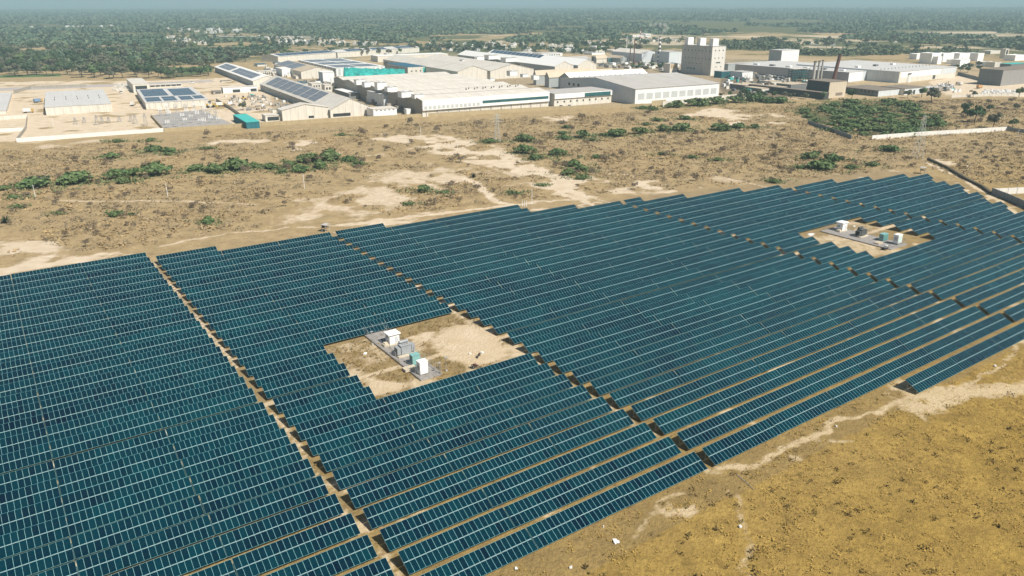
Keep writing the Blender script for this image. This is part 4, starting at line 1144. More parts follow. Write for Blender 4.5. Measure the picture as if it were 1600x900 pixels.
pad('crop_field', 'bright green crop field beside the left tree belt', [(262, 113), (270, 106.5), (331, 103.5), (333, 110), (302, 114)], .12, plain('green_crop', (.07, .145, .04), .9, .45, .12))
pad('crop_field', 'thin strip of green crop before the left trees', [(0, 121.5), (95, 119), (95, 117), (0, 118.5)], .12, plain('green_crop', (.07, .145, .04), .9, .45, .12))

# ------------------------------------------------------------------ inverter yards
WHITE_M = plain('white_enamel', (.83, .83, .81), .45, .04, .4)
GREEN_M = plain('sea_green_enamel', (.22, .42, .40), .5, .08, .5)
GREEN_D = plain('sea_green_shade', (.10, .26, .25), .5, .1, .5)
GREY_M = plain('transformer_grey', (.33, .35, .36), .5, .12, .8)
BEIGE_M = plain('beige_concrete', (.58, .50, .38), .85, .12, .8)
BLACK_M = plain('black_rubber', (.02, .02, .02), .7, .2, 2)
def uv_of(px, py):
    g = G(px, py); return g.x * UX + g.y * UY, g.x * VX + g.y * VY
def yard_obj(name, px, py, label, cat, rz=0.0, group=None):
    g = G(px, py); return empty(name, (g.x, g.y, 0.1), ROW_ROT + rz, label, cat, group)
def bx(root, name, c, d, m, rz=0):
    b = MB(); b.box(c, d, 0, rz); return b.build(name, m, root)
def hut(px, py, label, w=2.7, d=2.5, h=2.5):
    t = yard_obj('control_hut', px, py, label, 'control hut')
    bx(t, 'plinth', (0, d / 2, .15), (w + .5, d + .5, .5), BEIGE_M)
    bx(t, 'wall', (0, d / 2, .4 + h / 2), (w, d, h), WHITE_M)
    b = MB(); z = .4 + h; o = .35
    b.hexa([(-w / 2 - o, -o, z + .002), (w / 2 + o, -o, z + .002), (w / 2 + o, d + o, z + .002), (-w / 2 - o, d + o, z + .002)], [(-w / 2 - o, -o, z + .18), (w / 2 + o, -o, z + .18), (w / 2 + o, d + o, z + .18), (-w / 2 - o, d + o, z + .18)])
    b.hexa([(-w / 2 - o, -o, z + .182), (w / 2 + o, -o, z + .182), (w / 2 + o, d + o, z + .182), (-w / 2 - o, d + o, z + .182)], [(-w / 3, d * .2, z + .5), (w / 3, d * .2, z + .5), (w / 3, d * .8, z + .5), (-w / 3, d * .8, z + .5)])
    b.build('roof', WHITE_M, t)
    dr = bx(t, 'door', (.55, -.02, 1.35), (.85, .08, 1.85), plain('door_grey', (.55, .57, .57)))
    bx(dr, 'handle', (.85, -.09, 1.3), (.05, .08, .2), DARKSTEEL)
    bx(t, 'vent', (-w / 2 - .02, d * .6, 2.0), (.06, .9, .6), GREY_M)
    s = yard_obj('ramp_block', px, py, label.replace('white control hut', 'beige step block beside the white hut')[:90], 'step block')
    bx(s, 'tread', (-w / 2 - .95, d * .25, .3), (1.3, 1.6, .7), BEIGE_M); bx(s, 'upper_tread', (-w / 2 - .8, d * .3, .8), (.9, 1.2, .3), BEIGE_M)
def transformer(px, py, label, dark=False):
    M = plain('dark_oil_steel', (.09, .10, .10), .5, .3, 1) if dark else GREY_M
    t = yard_obj('transformer', px, py, label, 'transformer')
    t.scale = (1.35, 1.3, 1.2)
    bx(t, 'plinth', (0, 1.1, .1), (3.6, 2.6, .4), BEIGE_M)
    bx(t, 'tank', (0, 1.1, 1.3), (2.0, 1.5, 1.9), M)
    bx(t, 'lid', (0, 1.1, 2.3), (2.2, 1.7, .1), M)
    for sx in (-1, 1):
        b = MB()
        for i in range(7): b.box((sx * 1.45, .45 + i * .21, 1.3), (.7, .09, 1.5))
        b.tube((sx * 1.0, 1.1, 1.9), (sx * 1.5, 1.1, 1.9), .08)
        b.build('radiator', M, t)
    b = MB(); b.tube((-.9, 1.5, 2.75), (.9, 1.5, 2.75), .28, n=12); b.build('conservator', M, t)
    for i in range(3):
        b = MB(); b.tube((-.5 + i * .5, .75, 2.3), (-.5 + i * .5, .65, 2.95), .09, .05); b.build('bushing', plain('porcelain', (.5, .45, .4), .3), t)
def cabinet(px, py, label, w, d, h, mat, side=None, legs=0.0):
    t = yard_obj('cabinet', px, py, label, 'cabinet')
    z0 = .15 + legs
    if legs:
        for sx in (-1, 1):
            for yy in (.15, d - .15): bx(t, 'leg', (sx * (w / 2 - .12), yy, legs / 2), (.14, .14, legs + .3), DARKSTEEL)
    else: bx(t, 'plinth', (0, d / 2, .05), (w + .12, d + .12, .3), DARKSTEEL)
    b = MB(); b.box((0, d / 2, z0 + h / 2), (w, d, h)); b.build('housing', mat, t)
    bx(t, 'roof', (0, d / 2, z0 + h + .05), (w + .16, d + .16, .1), mat)
    bx(t, 'door', (0, -.02, z0 + h * .48), (w * .88, .05, h * .86), side or mat)
    b = MB()
    for i in range(6): b.box((-w / 2 - .02, d * .5, z0 + h * (.35 + .07 * i)), (.05, d * .6, h * .03))
    b.build('louvre', GREY_M, t)
def slab(px, py, label):
    t = yard_obj('cable_trench_cover', px, py, label, 'trench cover')
    b = MB()
    for i in range(6): b.box((-1.3 + i * .5, .9, .3 + .03 * (i % 2)), (.47, 1.9, .5))
    b.build('cover_planks', BEIGE_M, t)
    bx(t, 'curb', (-.05, .9, .03), (3.2, 2.1, .1), CONC)
def fence(label, u0, u1, v0, v1, gate=True):
    x, y = UV2(u0, v0); t = empty('chain_link_fence', (x, y, 0), ROW_ROT, label, 'fence')
    W_, D_ = u1 - u0, v1 - v0
    b = MB()
    b.box((W_ / 2, D_ / 2, -.05), (W_ + .6, D_ + .6, .5)); pd = b.build('base_slab', plain('yard_gravel', (.29, .27, .25), .95, .2, 1.2), t)
    pts = []
    nU, nV = max(2, round(W_ / 2.6)), max(2, round(D_ / 2.6))
    for i in range(nU): pts += [(W_ * i / nU, 0), (W_ * (i + 1) / nU, D_)]
    for i in range(nV): pts += [(W_, D_ * i / nV), (0, D_ * (i + 1) / nV)]
    for p in pts:
        b = MB(); b.bar((p[0], p[1], .1), (p[0], p[1], 2.0), .05); b.bar((p[0], p[1], 2.0), (p[0] + (.25 if p[0] > W_ / 2 else -.25), p[1], 2.25), .04)
        b.build('fence_post', plain('pale_post', (.62, .62, .60), .6, .1) if 'POSTM' not in globals() else POSTM, t)
    wires = MB()
    rect = [(0, 0), (W_, 0), (W_, D_), (0, D_)]
    for a, c in zip(rect, rect[1:] + rect[:1]):
        for z in np.linspace(.3, 2.1, 7): wires.bar((*a, z), (*c, z), .012)
        L = math.hypot(c[0] - a[0], c[1] - a[1]); k = int(L / .5)
        for i in range(k):
            q = (a[0] + (c[0] - a[0]) * i / k, a[1] + (c[1] - a[1]) * i / k)
            wires.bar((*q, .2), (*q, 2.15), .012)
    wires.build('wire_mesh', STEEL, t)
POSTM = plain('pale_post', (.45, .45, .43), .6, .1)
def yard_fence(label, corners):
    bl, fl, fr = [uv_of(*c) for c in corners[:3]]                    # back left, front left, front right
    fence(label, (bl[0] + fl[0]) / 2, fr[0], (fl[1] + fr[1]) / 2, bl[1])
yard_fence('wire fence round the gravel pad of the nearer inverter yard', [(580.7, 519.5), (645.3, 598), (689.3, 584.7), (627, 508)])
hut(617, 539.5, 'white control hut with a hipped cap in the nearer yard')
transformer(637, 557, 'grey transformer with finned radiators in the nearer yard')
cabinet(651, 571.5, 'sea green cabinet next to the grey transformer in the nearer yard', 2.0, 1.6, 2.5, GREEN_M, GREEN_M)
cabinet(663, 586, 'tall white cabinet at the front of the nearer yard', 2.1, 1.7, 3.1, WHITE_M, WHITE_M)
slab(643, 580, 'ribbed beige trench cover before the sea green cabinet, nearer yard')
yard_fence('wire fence round the dark pad of the farther inverter yard', [(1297, 358), (1374, 393.5), (1419, 383), (1356, 352)])
hut(1319, 362, 'white control hut in the farther inverter yard', 2.9, 2.6, 2.9)
transformer(1350, 371, 'dark oily transformer in the farther inverter yard', True)
cabinet(1383, 377, 'sea green cabinet in the farther inverter yard', 3.0, 1.7, 2.4, GREEN_M, GREEN_D)
cabinet(1405, 383, 'white cabinet on legs in the farther inverter yard', 2.6, 1.9, 3.0, WHITE_M, plain('pale_green_door', (.55, .68, .64)), .5)
slab(1376, 382, 'long beige trench cover in the farther inverter yard')
def motorbike(px, py, label, rz):
    t = yard_obj('motorbike', px, py, label, 'motorbike', rz)
    for x in (-.65, .65):
        b = MB(); b.ring((x, 0, .22), .26, .06); w = b.build('wheel', BLACK_M, t)
        b = MB(); b.tube((x, -.06, .22), (x, .06, .22), .1); b.build('hub', STEEL, w)
    b = MB(); b.bar((-.6, 0, .3), (.1, 0, .5), .12); b.bar((.1, 0, .5), (.5, 0, .75), .1); b.bar((.65, 0, .22), (.48, 0, .95), .06); b.box((0, 0, .38), (.4, .25, .3)); b.build('chassis', DARKSTEEL, t)
    b = MB(); b.box((.12, 0, .72), (.45, .26, .22)); b.build('fuel_tank', plain('bike_paint', (.12, .02, .02), .3), t)
    bx(t, 'saddle', (-.4, 0, .72), (.65, .26, .12), BLACK_M)
    b = MB(); b.bar((.45, -.35, 1.0), (.45, .35, 1.0), .04); b.build('handlebar', STEEL, t)
motorbike(748.5, 557.5, 'dark motorbike parked on the pale sand of the nearer yard', .6)
motorbike(744, 575.5, 'black motorbike nearest the solar row below the nearer yard', -.4)
motorbike(740.5, 574, 'second motorbike close beside the black one', -.1)
t = yard_obj('utility_cart', 1383, 389.5, 'small dark cart with a white hood below the farther inverter yard', 'cart', .3)
for x in (-.9, .9):
    for y in (-.6, .6):
        b = MB(); b.ring((x, y, .3), .32, .12); b.build('wheel', BLACK_M, t)
bx(t, 'chassis', (0, 0, .55), (2.6, 1.1, .3), DARKSTEEL); bx(t, 'hood', (.8, 0, .95), (.9, .9, .5), WHITE_M); bx(t, 'seat', (-.3, 0, .95), (.6, .9, .5), BLACK_M); bx(t, 'cargo_bed', (-1.0, 0, .9), (.8, 1.1, .4), GREY_M)
def lamp(px, yb, yt, label, arm=0.8):
    g = G(px, yb); h = height(px, yb, yt); t = empty('lamp_post', (g.x, g.y, 0), ROW_ROT, label, 'lamp post')
    b = MB(); b.tube((0, 0, -.2), (0, 0, h), .07, .045); b.build('pole', STEEL, t)
    b = MB(); b.box((0, 0, h + .08), (arm, .3, .14)); b.build('lamp_head', GREY_M, t)
    bx(t, 'footing', (0, 0, .05), (.5, .5, .3), CONC)
lamp(697.3, 579, 559, 'thin lamp post on the sand right of the nearer yard')
lamp(582, 538, 518, 'lamp post at the back left corner of the nearer yard')
lamp(687, 584, 567, 'short floodlight pole at the front right corner of the nearer yard')
def litter(px, py, s, label):
    s *= .65; g = G(px, py); r_ = random.Random(int(px * 7 + py)); b = MB()
    for i in range(4):
        a, q = r_.uniform(0, 6.28), r_.uniform(0, s * .5)
        b.hexa(*[[(math.cos(a) * q + dx * s * r_.uniform(.2, .4), math.sin(a) * q + dy * s * r_.uniform(.2, .4), z) for dx, dy in ((-1, -1), (1, -1), (1, 1), (-1, 1))] for z in (-.1, r_.uniform(.08, .25))])
    o = b.build('rubble_pile', WHITE_P); o.location = (g.x, g.y, 0); tag(o, label, 'rubble')
for px, py, s, lb in ((570, 553, 1.6, 'white rubble scrap in the dry grass of the nearer yard'), (754, 551, 1.0, 'white scrap on the sand behind the parked motorbike'), (734, 552.5, .9, 'pale scrap left of the parked motorbike'),
                      (1267, 366, 3.2, 'pale rubble in the left corner of the farther yard'), (1334, 353.5, 1.3, 'white slab lying behind the farther control hut'), (961, 847, 1.5, 'pale flat slab in the dry grass at the bottom edge'),
                      (1157, 823, .8, 'white scrap beside the narrow footpath'), (892, 887, .7, 'white plastic scrap in the grass by the front row'), (943, 823, .4, 'tiny white scrap right below the front solar row'), (1368, 585, .0 + .5, 'pale stone at the end of the front row gap'),
                      (1555, 572, .8, 'grey white scrap beside the path at the right'), (806, 889, .8, 'white stones at the bottom below the front row'), (1307, 666, .5, 'white stone in the grass beside the fork of the dirt track')):
    litter(px, py, s, lb)
# fallen pipe
ga, gb = G(1151, 741), G(1178, 765)
b = MB(); b.tube((0, 0, .05), (gb.x - ga.x, gb.y - ga.y, .05), .05); o = b.build('fallen_pipe', STEEL); o.location = (ga.x, ga.y, 0); tag(o, 'thin grey pipe lying in the grass below the dirt track', 'pipe')
# junction boxes standing in the row gaps
bxs = [(k, n) for k in range(-1, 9) for n in range(0, 15, 1) if table_len(k, n) == 1 and (k * 7 + n * 3) % 5 == 0]
for k, n in bxs:
    x, y = UV2(ucol(n) + 6.0, vrow(k) + 4.15)
    px, py, d_ = project(x, y, .5)
    if not (0 < px < 1600 and 0 < py < 900): continue
    side = ordinal(2 - n) + ' left of the first' if n < 2 else ordinal(n - 1) + ' right of the first' if n < 5 else ordinal(n - 4) + ' right of the second' if n < 11 else ordinal(n - 10) + ' right of the third'
    t = empty('junction_box', (x, y, 0), ROW_ROT, 'junction box post behind ' + ordinal(k + 2) + ' row table ' + side + ' dirt aisle', 'junction box', 'junction boxes in the row gaps')
    b = MB(); b.bar((0, 0, -.2), (0, 0, .55), .07); b.build('post', STEEL, t); bx(t, 'enclosure', (0, 0, .75), (.42, .22, .45), WHITE_M)

# ------------------------------------------------------------------ poles, pylons, switchyard, watch huts
def pylon(px, yb, yt, label, wbase, arms=True, mat=None):
    g = G(px, yb); h = height(px, yb, yt); mat = mat or STEEL
    t = empty('pylon', (g.x, g.y, 0), .3, label, 'pylon')
    b = MB(); w0, w1 = wbase / 2, wbase * .1
    c = [(-1, -1), (1, -1), (1, 1), (-1, 1)]
    for x, y in c: b.bar((x * w0, y * w0, -.3), (x * w1, y * w1, h), .11)
    b.build('legs', mat, t)
    b = MB(); n = 7
    for i in range(n):
        z0, z1 = h * (i / n) ** .9, h * ((i + 1) / n) ** .9
        a0, a1 = w0 + (w1 - w0) * z0 / h, w0 + (w1 - w0) * z1 / h
        for j in range(4):
            p, q = c[j], c[(j + 1) % 4]
            b.bar((p[0] * a0, p[1] * a0, z0), (q[0] * a1, q[1] * a1, z1), .055); b.bar((q[0] * a0, q[1] * a0, z0), (p[0] * a1, p[1] * a1, z1), .055)
    b.build('bracing', mat, t)
    if arms:
        for z, L in ((.72, .22), (.84, .18), (.96, .12)):
            b = MB(); b.bar((-h * L, 0, h * z), (h * L, 0, h * z), .14); b.bar((-h * L, 0, h * z), (0, 0, h * (z + .05)), .08); b.bar((h * L, 0, h * z), (0, 0, h * (z + .05)), .08); b.build('cross_arm', mat, t)
PALE_STEEL = plain('pale_galvanised', (.5, .52, .5), .5, .1, 1, .4)
pylon(777, 222, 178, 'lattice pylon in the scrub at the head of the sandy patch', 3.5, True, PALE_STEEL)
pylon(1433, 247, 181, 'tall slender lattice pylon at the top corner of the solar field', 4.5, False, PALE_STEEL)
def pole(px, yb, yt, label, r=.13, mat=None, arm=True):
    g = G(px, yb); h = height(px, yb, yt); t = empty('pole', (g.x, g.y, 0), .4, label, 'pole', 'poles in the scrub')
    b = MB(); b.tube((0, 0, -.2), (0, 0, h), r, r * .7); b.build('shaft', mat or WHITE_P, t)
    if arm: b = MB(); b.bar((-.7, 0, h - .3), (.7, 0, h - .3), .09); b.build('cross_bar', STEEL, t)
for q in ((56, 311, 287, 'white pole beside the green shrubs at the left'), (262, 306, 285, 'white pole in the scrub above the left solar block'), (475.7, 294, 271, 'white pole below the middle shrubs'), (831, 319, 296, 'white pole above the middle top edge of the solar field'),
          (657.5, 212, 198, 'white pole close to the works wall'), (715, 231, 222, 'short white post on the sandy patch'), (1208, 219, 208, 'thin pole left of the grey precast wall'), (83.5, 196, 178, 'brown pole before the low grey hall'), (1590, 214, 204, 'thin pole behind the right precast wall')):
    pole(*q)
for i, px in enumerate((816, 819.5, 822.5)):
    pole(px, 322, 313.5, ('left', 'middle', 'right')[i] + ' one of three short white posts at the field edge', .16, None, False)
def watch_hut(px, py, label, s=1.0):
    t = yard_obj('watch_hut', px, py, label, 'watch hut', .5)
    for x in (-1.3, 1.3):
        for y in (-1, 1):
            b = MB(); b.bar((x * s, y * s, -.2), (x * s, y * s, 2.9 * s), .14); b.build('leg', PALE_STEEL, t)
    bx(t, 'platform', (0, 0, 1.7 * s), (3 * s, 2.4 * s, .15), plain('old_timber', (.2, .15, .1))); bx(t, 'back_panel', (0, .95 * s, 2.3 * s), (2.7 * s, .08, 1.0 * s), plain('old_timber', (.2, .15, .1)))
    bx(t, 'roof', (0, 0, 3.0 * s), (3.4 * s, 2.8 * s, .14), R_GREY)
watch_hut(1441, 271, 'small raised watch hut on legs at the top right of the solar field')
watch_hut(509, 361, 'small raised watch hut behind the left part of the solar field', .85)
rg = random.Random(11)
cnt = 0
for j in range(6):
    for i in range(7):
        px = 263 + i * 13.5 + j * -3 + rg.uniform(-3, 3); py = 200 - j * 4.6 - i * .7 + rg.uniform(-1, 1)
        if px < 245 + (203 - py) * -.3 or rg.random() < .16: continue
        cnt += 1
        g = G(px, py); h = rg.uniform(3.5, 8)
        t = empty('switchgear_post', (g.x, g.y, .1), .45, 'grey switchgear post in the switchyard, row ' + TENW.get(0, '') + ordinal(j + 1) + ' from the front, ' + ordinal(i + 1) + ' from left', 'switchgear', 'switchgear in the yard')
        b = MB(); b.bar((-.5, 0, -.2), (-.5, 0, h * .6), .3); b.bar((.5, 0, -.2), (.5, 0, h * .6), .3); b.bar((-1.6, 0, h * .6), (1.6, 0, h * .6), .4); b.build('stand', STEEL, t)
        b = MB()
        for x in (-1.1, 0, 1.1): b.tube((x, 0, h * .6), (x, 0, h), .34, .24, 6)
        b.build('insulators', WHITE_P if rg.random() < .6 else CONC, t)
for i, (px, yb, yt) in enumerate([(118, 194, 182), (132, 192, 181), (152, 195, 178), (160, 193, 180), (170, 192, 181), (187, 190, 179), (205, 190, 178), (212, 193, 177), (228, 196, 176)]):
    pylon(px, yb, yt, 'grey lattice gantry before the low grey hall, ' + ordinal(i + 1) + ' from the left', 2.6, True)
# digger and cars near the hall
def machine(px, py, label, col, s=1.0):
    g = G(px, py); t = empty('wheel_loader', (g.x, g.y, .1), .6, label, 'loader')
    for x in (-1.4, 1.4):
        for y in (-1, 1):
            b = MB(); b.ring((x * s, y * s, .65 * s), .5 * s, .25 * s); b.build('wheel', BLACK_M, t)
    m_ = plain('machine_yellow', col, .5); bx(t, 'body', (-.3, 0, 1.5 * s), (3.6 * s, 1.7 * s, 1.1 * s), m_); bx(t, 'cab', (-.3, 0, 2.7 * s), (1.3 * s, 1.4 * s, 1.4 * s), WIN)
    b = MB(); b.bar((1.2 * s, 0, 1.6 * s), (3.1 * s, 0, .9 * s), .4 * s); b.box((3.4 * s, 0, .6 * s), (.8 * s, 2.4 * s, .9 * s)); b.build('bucket', m_, t)
machine(329, 168, 'yellow loader parked at the right corner of the blue panelled hall', (.55, .36, .06), 1.5)
machine(381, 156, 'small yellow loader in the rubble yard', (.5, .33, .08), 1.0)
def car(px, py, label, col, rz=.5):
    g = G(px, py); t = empty('parked_car', (g.x, g.y, .12), rz, label, 'car')
    m_ = plain('car_paint', col, .3, .05)
    bx(t, 'body', (0, 0, .75), (4.6, 1.9, .8), m_)
    b = MB(); b.hexa([(-1.6, -.9, 1.152), (1.2, -.9, 1.152), (1.2, .9, 1.152), (-1.6, .9, 1.152)], [(-1.2, -.75, 1.8), (.6, -.75, 1.8), (.6, .75, 1.8), (-1.2, .75, 1.8)]); b.build('cabin', WIN, t)
    for x in (-1.4, 1.4):
        for y in (-.9, .9):
            b = MB(); b.ring((x, y, .38), .25, .12); b.build('wheel', BLACK_M, t)
car(300, 130.5, 'white van on the road behind the clerestory block', (.75, .75, .74))
car(190, 145.5, 'white truck by the rubble heap left of the clerestory block', (.7, .68, .64), 1.2)
car(877, 168, 'silver car parked below the cream annex', (.6, .62, .64)); car(890, 167.3, 'white car parked below the cream annex', (.78, .78, .78)); car(1090, 113, 'pale truck by the tall stained block', (.6, .55, .45))
def truck(px, py, label, col, rz=.52, L=7.5):
    g = G(px, py); t = empty('truck', (g.x, g.y, .12), rz, label, 'truck')
    b = MB(); b.box((0, 0, .75), (L, 1.1, .35)); b.build('chassis', DARKSTEEL, t)
    bx(t, 'cargo_body', (-1.0, 0, 2.1), (L - 2.2, 2.4, 2.3), plain('truck_body', col, .5, .08)); cb = bx(t, 'cab', (L / 2 - 1.0, 0, 1.7), (1.9, 2.3, 2.0), plain('truck_cab', (.5, .32, .1), .4, .08))
    bx(cb, 'windscreen', (L / 2 - .03, 0, 2.1), (.1, 2.0, .8), WIN)
    for x in (-L / 2 + 1, -L / 2 + 2.2, L / 2 - 1):
        for y in (-1.0, 1.0):
            b = MB(); b.ring((x, y, .5), .36, .16); b.build('wheel', BLACK_M, t)
for i, q in enumerate([(45, 176, (.75, .74, .7)), (60, 160, (.2, .3, .45)), (208, 165, (.7, .68, .62)), (345, 166, (.75, .75, .72)), (1180, 118, (.5, .42, .3)), (1498, 133, (.75, .73, .68)), (1530, 138, (.55, .3, .12)), (1110, 117, (.3, .36, .4))]):
    truck(q[0], q[1], ('lorry on the sand between the two left halls', 'blue lorry at the back of the left sandy yard', 'pale lorry between the plain hall and the blue panelled hall', 'white lorry in the lane right of the switchyard', 'brownish lorry right of the tall block', 'white lorry by the wide grey roofed hall', 'orange lorry in the right yard', 'dark lorry at the foot of the tall block')[i], q[2], .52 + (i % 3) * .6)
def rubble(label, pts, n, s, mat, seed):
    poly = P(pts); xs = [p[0] for p in poly]; ys = [p[1] for p in poly]; r_ = random.Random(seed); b = MB(); k = 0
    while k < n:
        x, y = r_.uniform(min(xs), max(xs)), r_.uniform(min(ys), max(ys))
        if not pip(np.array([x]), np.array([y]), poly)[0]: continue
        k += 1; q = s * r_.uniform(.4, 1.3)
        b.hexa(*[[(x + dx * q * r_.uniform(.5, 1), y + dy * q * r_.uniform(.5, 1), z) for dx, dy in ((-1, -1), (1, -1), (1, 1), (-1, 1))] for z in (-.2, q * r_.uniform(.5, 1.4))])
    tag(b.build('rubble', mat), label, kind='stuff')
rubble('white rubble tipped along the right yard', [(1530, 148), (1588, 147.5), (1590, 141.5), (1540, 141)], 160, 1.1, WHITE_P, 1)
rubble('white rubble beside the unfinished hall', [(1462, 137), (1493, 137), (1488, 132), (1468, 132)], 90, 1.0, WHITE_P, 2)
rubble('white rubble below the dark walled store', [(1490, 145), (1503, 144.5), (1500, 140.5), (1490, 141)], 30, 1.0, WHITE_P, 5)
rubble('white and grey scrap heap left of the canopy shed', [(177, 143), (205, 142), (200, 131), (178, 133)], 110, 1.3, W_CREAM, 3)
rubble('grey rubble in the yard left of the near solar shed', [(365, 170), (430, 175), (455, 165), (410, 150), (360, 152)], 160, .7, CONC, 4)

CL = [W_CREAM, W_CONC, W_DARK, R_DULL, W_WHITE, R_TURQ]
def clutter(label, pts, n, wr, hr, seed):
    poly = P(pts); xs = [p[0] for p in poly]; ys = [p[1] for p in poly]; r_ = random.Random(seed); b = MB(); k = 0
    while k < n:
        x, y = r_.uniform(min(xs), max(xs)), r_.uniform(min(ys), max(ys))
        if not pip(np.array([x]), np.array([y]), poly)[0]: continue
        k += 1; w_, d_, h_ = r_.uniform(*wr), r_.uniform(*wr), r_.uniform(*hr); mi = r_.choices(range(6), (3, 4, 4, 3, 2, .3))[0]
        b.box((x, y, h_ / 2 - .2), (w_, d_, h_ + .4), mi, math.radians(30) + r_.choice((0, 0, .2)))
        if r_.random() < .3: b.tube((x, y, 0), (x + r_.uniform(-.3, .3), y, h_ + r_.uniform(1, 4)), .25, n=6, mi=2)
    tag(b.build('stacked_goods', CL), label, kind='stuff')
clutter('stacked crates, pipes and scrap before the tall block', [(1130, 120), (1180, 118), (1262, 128), (1262, 142), (1170, 148), (1128, 138)], 170, (1.5, 6), (.8, 3.5), 1)
clutter('small sheds, tanks and pipework between the solar sheds and the largest hall', [(462, 130), (530, 126), (600, 148), (645, 165), (655, 180), (625, 180), (600, 168), (540, 150)], 130, (1.5, 5.5), (1, 5), 2)
clutter('pallets and machinery in the lane between annex and ribbed hall', [(957, 158), (992, 162), (990, 150), (957, 148)], 40, (1, 4), (.8, 3), 3)
clutter('goods stacked in the rear yards behind the white sheds', [(925, 100), (1060, 98), (1062, 112), (1010, 108), (940, 106)], 110, (2, 8), (1, 3.5), 4)
clutter('crates and blocks lying in the rubble yard', [(362, 170), (430, 178), (470, 165), (405, 148), (350, 150)], 60, (1, 4), (.5, 1.8), 5)
clutter('low walls, boxes and pipes left of the pillared hall', [(404, 120), (470, 122), (470, 112), (420, 108)], 60, (2, 6), (1.5, 4), 6)
clutter('stacked goods in the yard by the unfinished hall', [(1450, 146), (1500, 140), (1480, 133), (1450, 138)], 40, (1, 5), (.6, 2.4), 7)
clutter('lean-tos and tanks behind the annex', [(880, 132), (935, 128), (940, 122), (870, 124)], 40, (2, 6), (2, 6), 8)

# ------------------------------------------------------------------ plants
def leafmat(name, a, b, c=None):
    m = NT(name)
    t = m.n('ShaderNodeAttribute', attribute_name='tone')
    oi = m.n('ShaderNodeObjectInfo')
    col = m.mix(t.outputs['Fac'], a, b)
    if c: col = m.mix(m.math('MULTIPLY', oi.outputs['Random'], 0.6), col, c)
    return m.done(col, 0.8, 0.15)
L_GREEN = leafmat('shrub_leaf', (.052, .112, .040), (.145, .205, .08), (.14, .165, .07))
L_DARK = leafmat('dark_leaf', (.026, .060, .026), (.08, .12, .05), (.06, .085, .045))
L_GREY = leafmat('greygreen_leaf', (.065, .080, .05), (.15, .155, .095), (.14, .125, .085))
L_DRY = leafmat('dry_twig', (.11, .088, .063), (.25, .20, .14), (.16, .115, .07))
L_STRAW = leafmat('straw', (.27, .175, .045), (.46, .31, .085))
L_SCRUB = leafmat('scrub', (.22, .165, .09), (.45, .325, .165))
BARK = plain('bark', (.10, .08, .06), .9, .2, 2)
def foliage_arrays(n, lobes, leaf, r, flat=0.0):
    """leaf quads scattered over the shells of several lobes (cx,cy,cz,rx,ry,rz)"""
    L = np.array(lobes); pick = r.randint(0, len(L), n)
    d = r.normal(size=(n, 3)); d /= np.linalg.norm(d, axis=1, keepdims=True)
    d[:, 2] = np.where(d[:, 2] < -.35, -d[:, 2] * .6, d[:, 2])
    rad = r.uniform(.55, 1.05, (n, 1)) ** .6
    P_ = L[pick, :3] + d * rad * L[pick, 3:]
    P_[:, 2] = np.maximum(P_[:, 2], 0.02)
    nr = d + r.normal(size=(n, 3)) * .6; nr /= np.linalg.norm(nr, axis=1, keepdims=True)
    a = np.cross(nr, r.normal(size=(n, 3))); a /= np.linalg.norm(a, axis=1, keepdims=True); b = np.cross(nr, a)
    s = leaf * r.uniform(.6, 1.4, (n, 1)); a *= s; b *= s * r.uniform(.5, .9, (n, 1))
    V = np.stack([P_ - a - b, P_ + a - b * .6, P_ + a * .8 + b, P_ - a * .7 + b], 1).reshape(-1, 3)
    return V, np.arange(4 * n).reshape(n, 4), r.rand(n)
def crown_mesh(name, n, kind, leaf, mat, seed):
    r = np.random.RandomState(seed); lobes = []
    if kind == 'shrub':
        for i in range(9):
            a, q = r.uniform(0, 6.28), r.uniform(0, .33)
            lobes.append((q * math.cos(a), q * .8 * math.sin(a), r.uniform(.10, .24), r.uniform(.14, .22), r.uniform(.14, .22), r.uniform(.10, .18)))
    elif kind == 'tree':
        for i in range(10):
            a, q = r.uniform(0, 6.28), r.uniform(.05, .36)
            lobes.append((q * math.cos(a), q * math.sin(a), r.uniform(.38, .78), r.uniform(.15, .25), r.uniform(.15, .25), r.uniform(.10, .19)))
    elif kind == 'dry':
        for i in range(6):
            a, q = r.uniform(0, 6.28), r.uniform(0, .3)
            lobes.append((q * math.cos(a), q * math.sin(a), r.uniform(.15, .42), r.uniform(.12, .24), r.uniform(.12, .24), r.uniform(.12, .22)))
    V, F, t = foliage_arrays(n, lobes, leaf, r)
    if kind == 'dry':
        V2 = V.reshape(-1, 4, 3); c = V2.mean(1, keepdims=True); V2[:, :, :2] = c[:, :, :2] + (V2[:, :, :2] - c[:, :, :2]) * .6; V = V2.reshape(-1, 3)
    o = np_mesh(name, V, F, mat, 4, {'tone': ('FACE', 'FLOAT', t)})
    d_ = o.data; bpy.data.objects.remove(o); return d_
SHRUB = [crown_mesh('foliage', 620, 'shrub', .042, L_GREEN, 10 + i) for i in range(4)]
DRYB = [crown_mesh('dry_twigs', 260, 'dry', .04, L_DRY, 30 + i) for i in range(4)]
CROWN = [crown_mesh('crown', 520, 'tree', .055, m_, 50 + i) for i, m_ in enumerate((L_DARK, L_GREEN, L_GREY, L_DARK, L_GREY))]
def trunk_mesh(seed):
    r = random.Random(seed); b = MB(); top = (r.uniform(-.04, .04), r.uniform(-.04, .04), .36)
    b.tube((0, 0, -.03), top, .03, .02, 6)
    for i in range(4):
        a = r.uniform(0, 6.28); b.tube(top, (.2 * math.cos(a), .2 * math.sin(a), r.uniform(.52, .68)), .016, .006, 5)
    o = b.build('trunk', BARK); d_ = o.data; bpy.data.objects.remove(o); return d_
TRUNK = [trunk_mesh(i) for i in range(3)]
